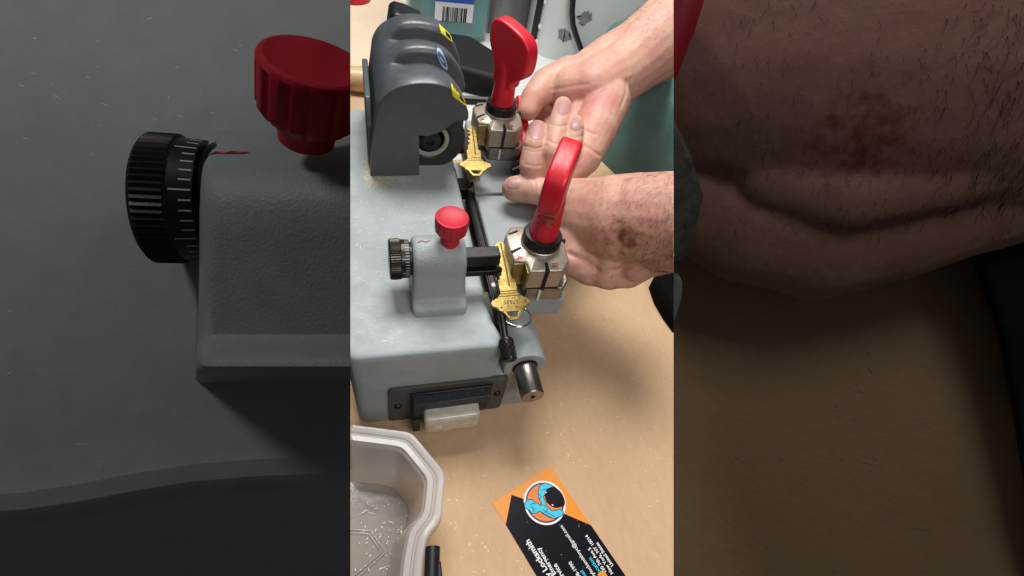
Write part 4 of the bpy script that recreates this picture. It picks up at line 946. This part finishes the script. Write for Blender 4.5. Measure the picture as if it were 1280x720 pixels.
# right : dim floor
bm = bmesh.new(); loft(bm, [[g(780, -60, -30), g(1380, -60, -30), g(1380, 300, -26), g(1380, 800, -8), g(780, 800, -8), g(780, 300, -26)], [g(780, -60, -33), g(1380, -60, -33), g(1380, 300, -29), g(1380, 800, -11), g(780, 800, -11), g(780, 300, -29)]])
o = struct('backdrop_cardboard', bm, cardboard('dim_cardboard', .16), smooth=0); o.name = 'cardboard_floor'
big = []
def ch2(l): P = [S2(*t) for t in l]; return [(a[0], a[1], b[0], b[1]) for a, b in zip(P, P[1:])]
big += ch2([(1420, 60, 0, 250), (1250, 55, 0, 235), (1100, 55, -2, 225), (960, 50, -4, 205), (860, 60, -6, 170)])
big += ch2([(800, 60, -8, 150), (1000, -60, 0, 200), (1400, -80, 0, 200)])
big += ch2([(780, 215, -10, 48), (860, 255, -8, 58), (930, 288, -6, 66), (1015, 300, -6, 76), (1100, 275, -4, 80), (1200, 236, 0, 86), (1320, 195, 2, 96)])
big += ch2([(950, 290, -6, 50), (1015, 330, -10, 46), (1060, 320, -10, 48)])
big += ch2([(960, 225, 8, 34), (1060, 252, 14, 34), (1180, 225, 16, 38), (1320, 185, 18, 42)])
stc = g(1078, 170, 22)
def flat(v):
    w = v - CAM; d = w.dot(CZw); base = DD + 4; nd = base + (d - base) * .5; return CAM + w * (nd / d)
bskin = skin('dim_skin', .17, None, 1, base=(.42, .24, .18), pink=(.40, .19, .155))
bp = organic('person', big, bskin, .95, 6, .5, flat=flat)
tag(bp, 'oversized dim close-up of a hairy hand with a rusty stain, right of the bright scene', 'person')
bpy.context.view_layer.update()
bv = BVHTree.FromObject(bp, bpy.context.evaluated_depsgraph_get())
h = bv.ray_cast(CAM, ray(1078, 165).normalized()); sp_ = h[0]
# rust stain in the skin's own material
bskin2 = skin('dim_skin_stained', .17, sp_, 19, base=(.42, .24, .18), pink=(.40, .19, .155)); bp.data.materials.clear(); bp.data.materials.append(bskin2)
hairs(bp, 'arm_hair', 260, lambda x, y: 1150 < x < 1290 and 0 < y < 260 and random.random() < (x - 1140) / 140, lambda x, y: -CXw * .45 + CYw, 4.2, .045, bp, rnd=.35)
hairs(bp, 'arm_hair', 260, lambda x, y: 900 < x < 1290 and 0 < y < 300, lambda x, y: -CXw * .15 + CYw, 3.2, .045, bp, rnd=.3)
bm = bmesh.new(); ps = [(1218, 282), (1300, 230), (1380, 230), (1380, 800), (1310, 760), (1285, 640), (1266, 520), (1245, 410), (1220, 340), (1205, 300)]
loft(bm, [[g(x, y, -28) for x, y in ps], [g(x, y, -8) for x, y in ps], [g(1290 + (x - 1290) * .8, 500 + (y - 500) * .9, -3) for x, y in ps]])
obj('sleeve', bm, mat('dim_black_cloth', (.006, .006, .007), .95, bump=.4, bs=.5), bp, bevel=2)
# neighbours of the bright strip : fragment of the big vise and its red handle
BV = thing('vise', 'oversized dim vise corner with its red handle beside the bright scene right edge', 'vise', tuple(g(850, 350)))
bm = bmesh.new(); ps = [(790, 120), (838, 140), (846, 155), (862, 190), (879, 245), (872, 275), (860, 320), (853, 330), (790, 330)]
loft(bm, [[g(x, y, 40) for x, y in ps], [g(x, y, 52) for x, y in ps]]); obj('jaw', bm, mat('dim_jaw_steel', (.13, .125, .10), .55, metal=.3, var=.5, vs=.5, bump=.6, bs=2), BV, bevel=.6)
bm = bmesh.new(); ps = [(790, 338), (845, 340), (853, 350), (852, 372), (842, 405), (790, 405)]; loft(bm, [[g(x, y, 40) for x, y in ps], [g(x, y, 50) for x, y in ps]]); obj('vise_base', bm, bpaint, BV, bevel=.8)
bm = bmesh.new(); ps = [(790, -30), (888, -30), (879, 5), (868, 40), (856, 70), (843, 108), (790, 150)]; loft(bm, [[g(x, y, 44) for x, y in ps], [g(x, y, 58) for x, y in ps]]); obj('handle', bm, redk, BV, bevel=3, bseg=4)
Q = [g(random.uniform(845, 1210), random.uniform(400, 715), -7.5) for _ in range(42)]
bpy.context.view_layer.update()
fl = BVHTree.FromObject(bpy.data.objects['cardboard_floor'], bpy.context.evaluated_depsgraph_get()); Q2 = []
for q in Q:
    x, y, _ = pr(q); h = fl.ray_cast(CAM, ray(x, y).normalized())
    if h[0]: Q2.append(h[0] + NV * .2)
chips2(Q2, 'faint flecks on the dim cardboard at the lower right', mat('faint_fleck', (.6, .5, .36), .6), .85)
# ================================================================ LIGHT
w = bpy.data.worlds.new('World'); SC.world = w; w.use_nodes = True
w.node_tree.nodes['Background'].inputs[0].default_value = (1, .96, .9, 1); w.node_tree.nodes['Background'].inputs[1].default_value = WORLD if False else .035
def area(name, loc, tgt, sx, sy, power, col=(1, 1, 1), spread=180):
    L = bpy.data.lights.new(name, 'AREA'); L.shape = 'RECTANGLE'; L.size = sx; L.size_y = sy; L.energy = power; L.color = col; L.spread = math.radians(spread)
    o = bpy.data.objects.new(name, L); COL.objects.link(o); o.location = loc; d = Vector(tgt) - Vector(loc); o.rotation_euler = d.to_track_quat('-Z', 'Y').to_euler(); return o
def linked(lamps, objs, nm):
    c = bpy.data.collections.new(nm)
    for o in objs: c.objects.link(o)
    for l_ in lamps: l_.light_linking.receiver_collection = c
dimroots = {BM, bp, BV}
def rootof(o):
    while o.parent: o = o.parent
    return o
dimset = [o for o in COL.objects if o.type == 'MESH' and (rootof(o) in dimroots or o.name == 'cardboard_floor' or 'dim ' in str(o.get('label', '')))]
brightset = [o for o in COL.objects if o.type == 'MESH' and o not in dimset]
l1 = area('ceiling_lamp', (10, 74, 112), (11, 32, 4), 56, 40, 168000, (1, .98, .95), 180)
l2 = area('front_fill', (25, -45, 95), (9, 28, 6), 60, 50, 58000, (1, .965, .93), 180)  # added fill to brighten the machine's front face, no lamp known there
l3 = area('added_left_light', CAM + CXw * -150 - CYw * 170 - CZw * 30, g(190, 330), 45, 45, 105000, (1, .965, .93), 180)  # added light for the dim set alone, aimed at the enlarged left view
l4 = area('added_right_light', CAM + CXw * 140 - CYw * 190 + CZw * -10, g(1060, 360), 120, 100, 82000, (1, .95, .9), 180)  # second added light for the dim set, large and soft, aimed right
linked((l1, l2), brightset, 'lit_by_ceiling_and_fill'); linked((l3, l4), dimset, 'lit_by_dim_lamps')
# ================================================================ RENDER
SC.view_settings.view_transform = 'Standard'; SC.view_settings.look = 'None'; SC.view_settings.exposure = 0; SC.view_settings.gamma = 1
SC.render.resolution_x = 1024; SC.render.resolution_y = 576
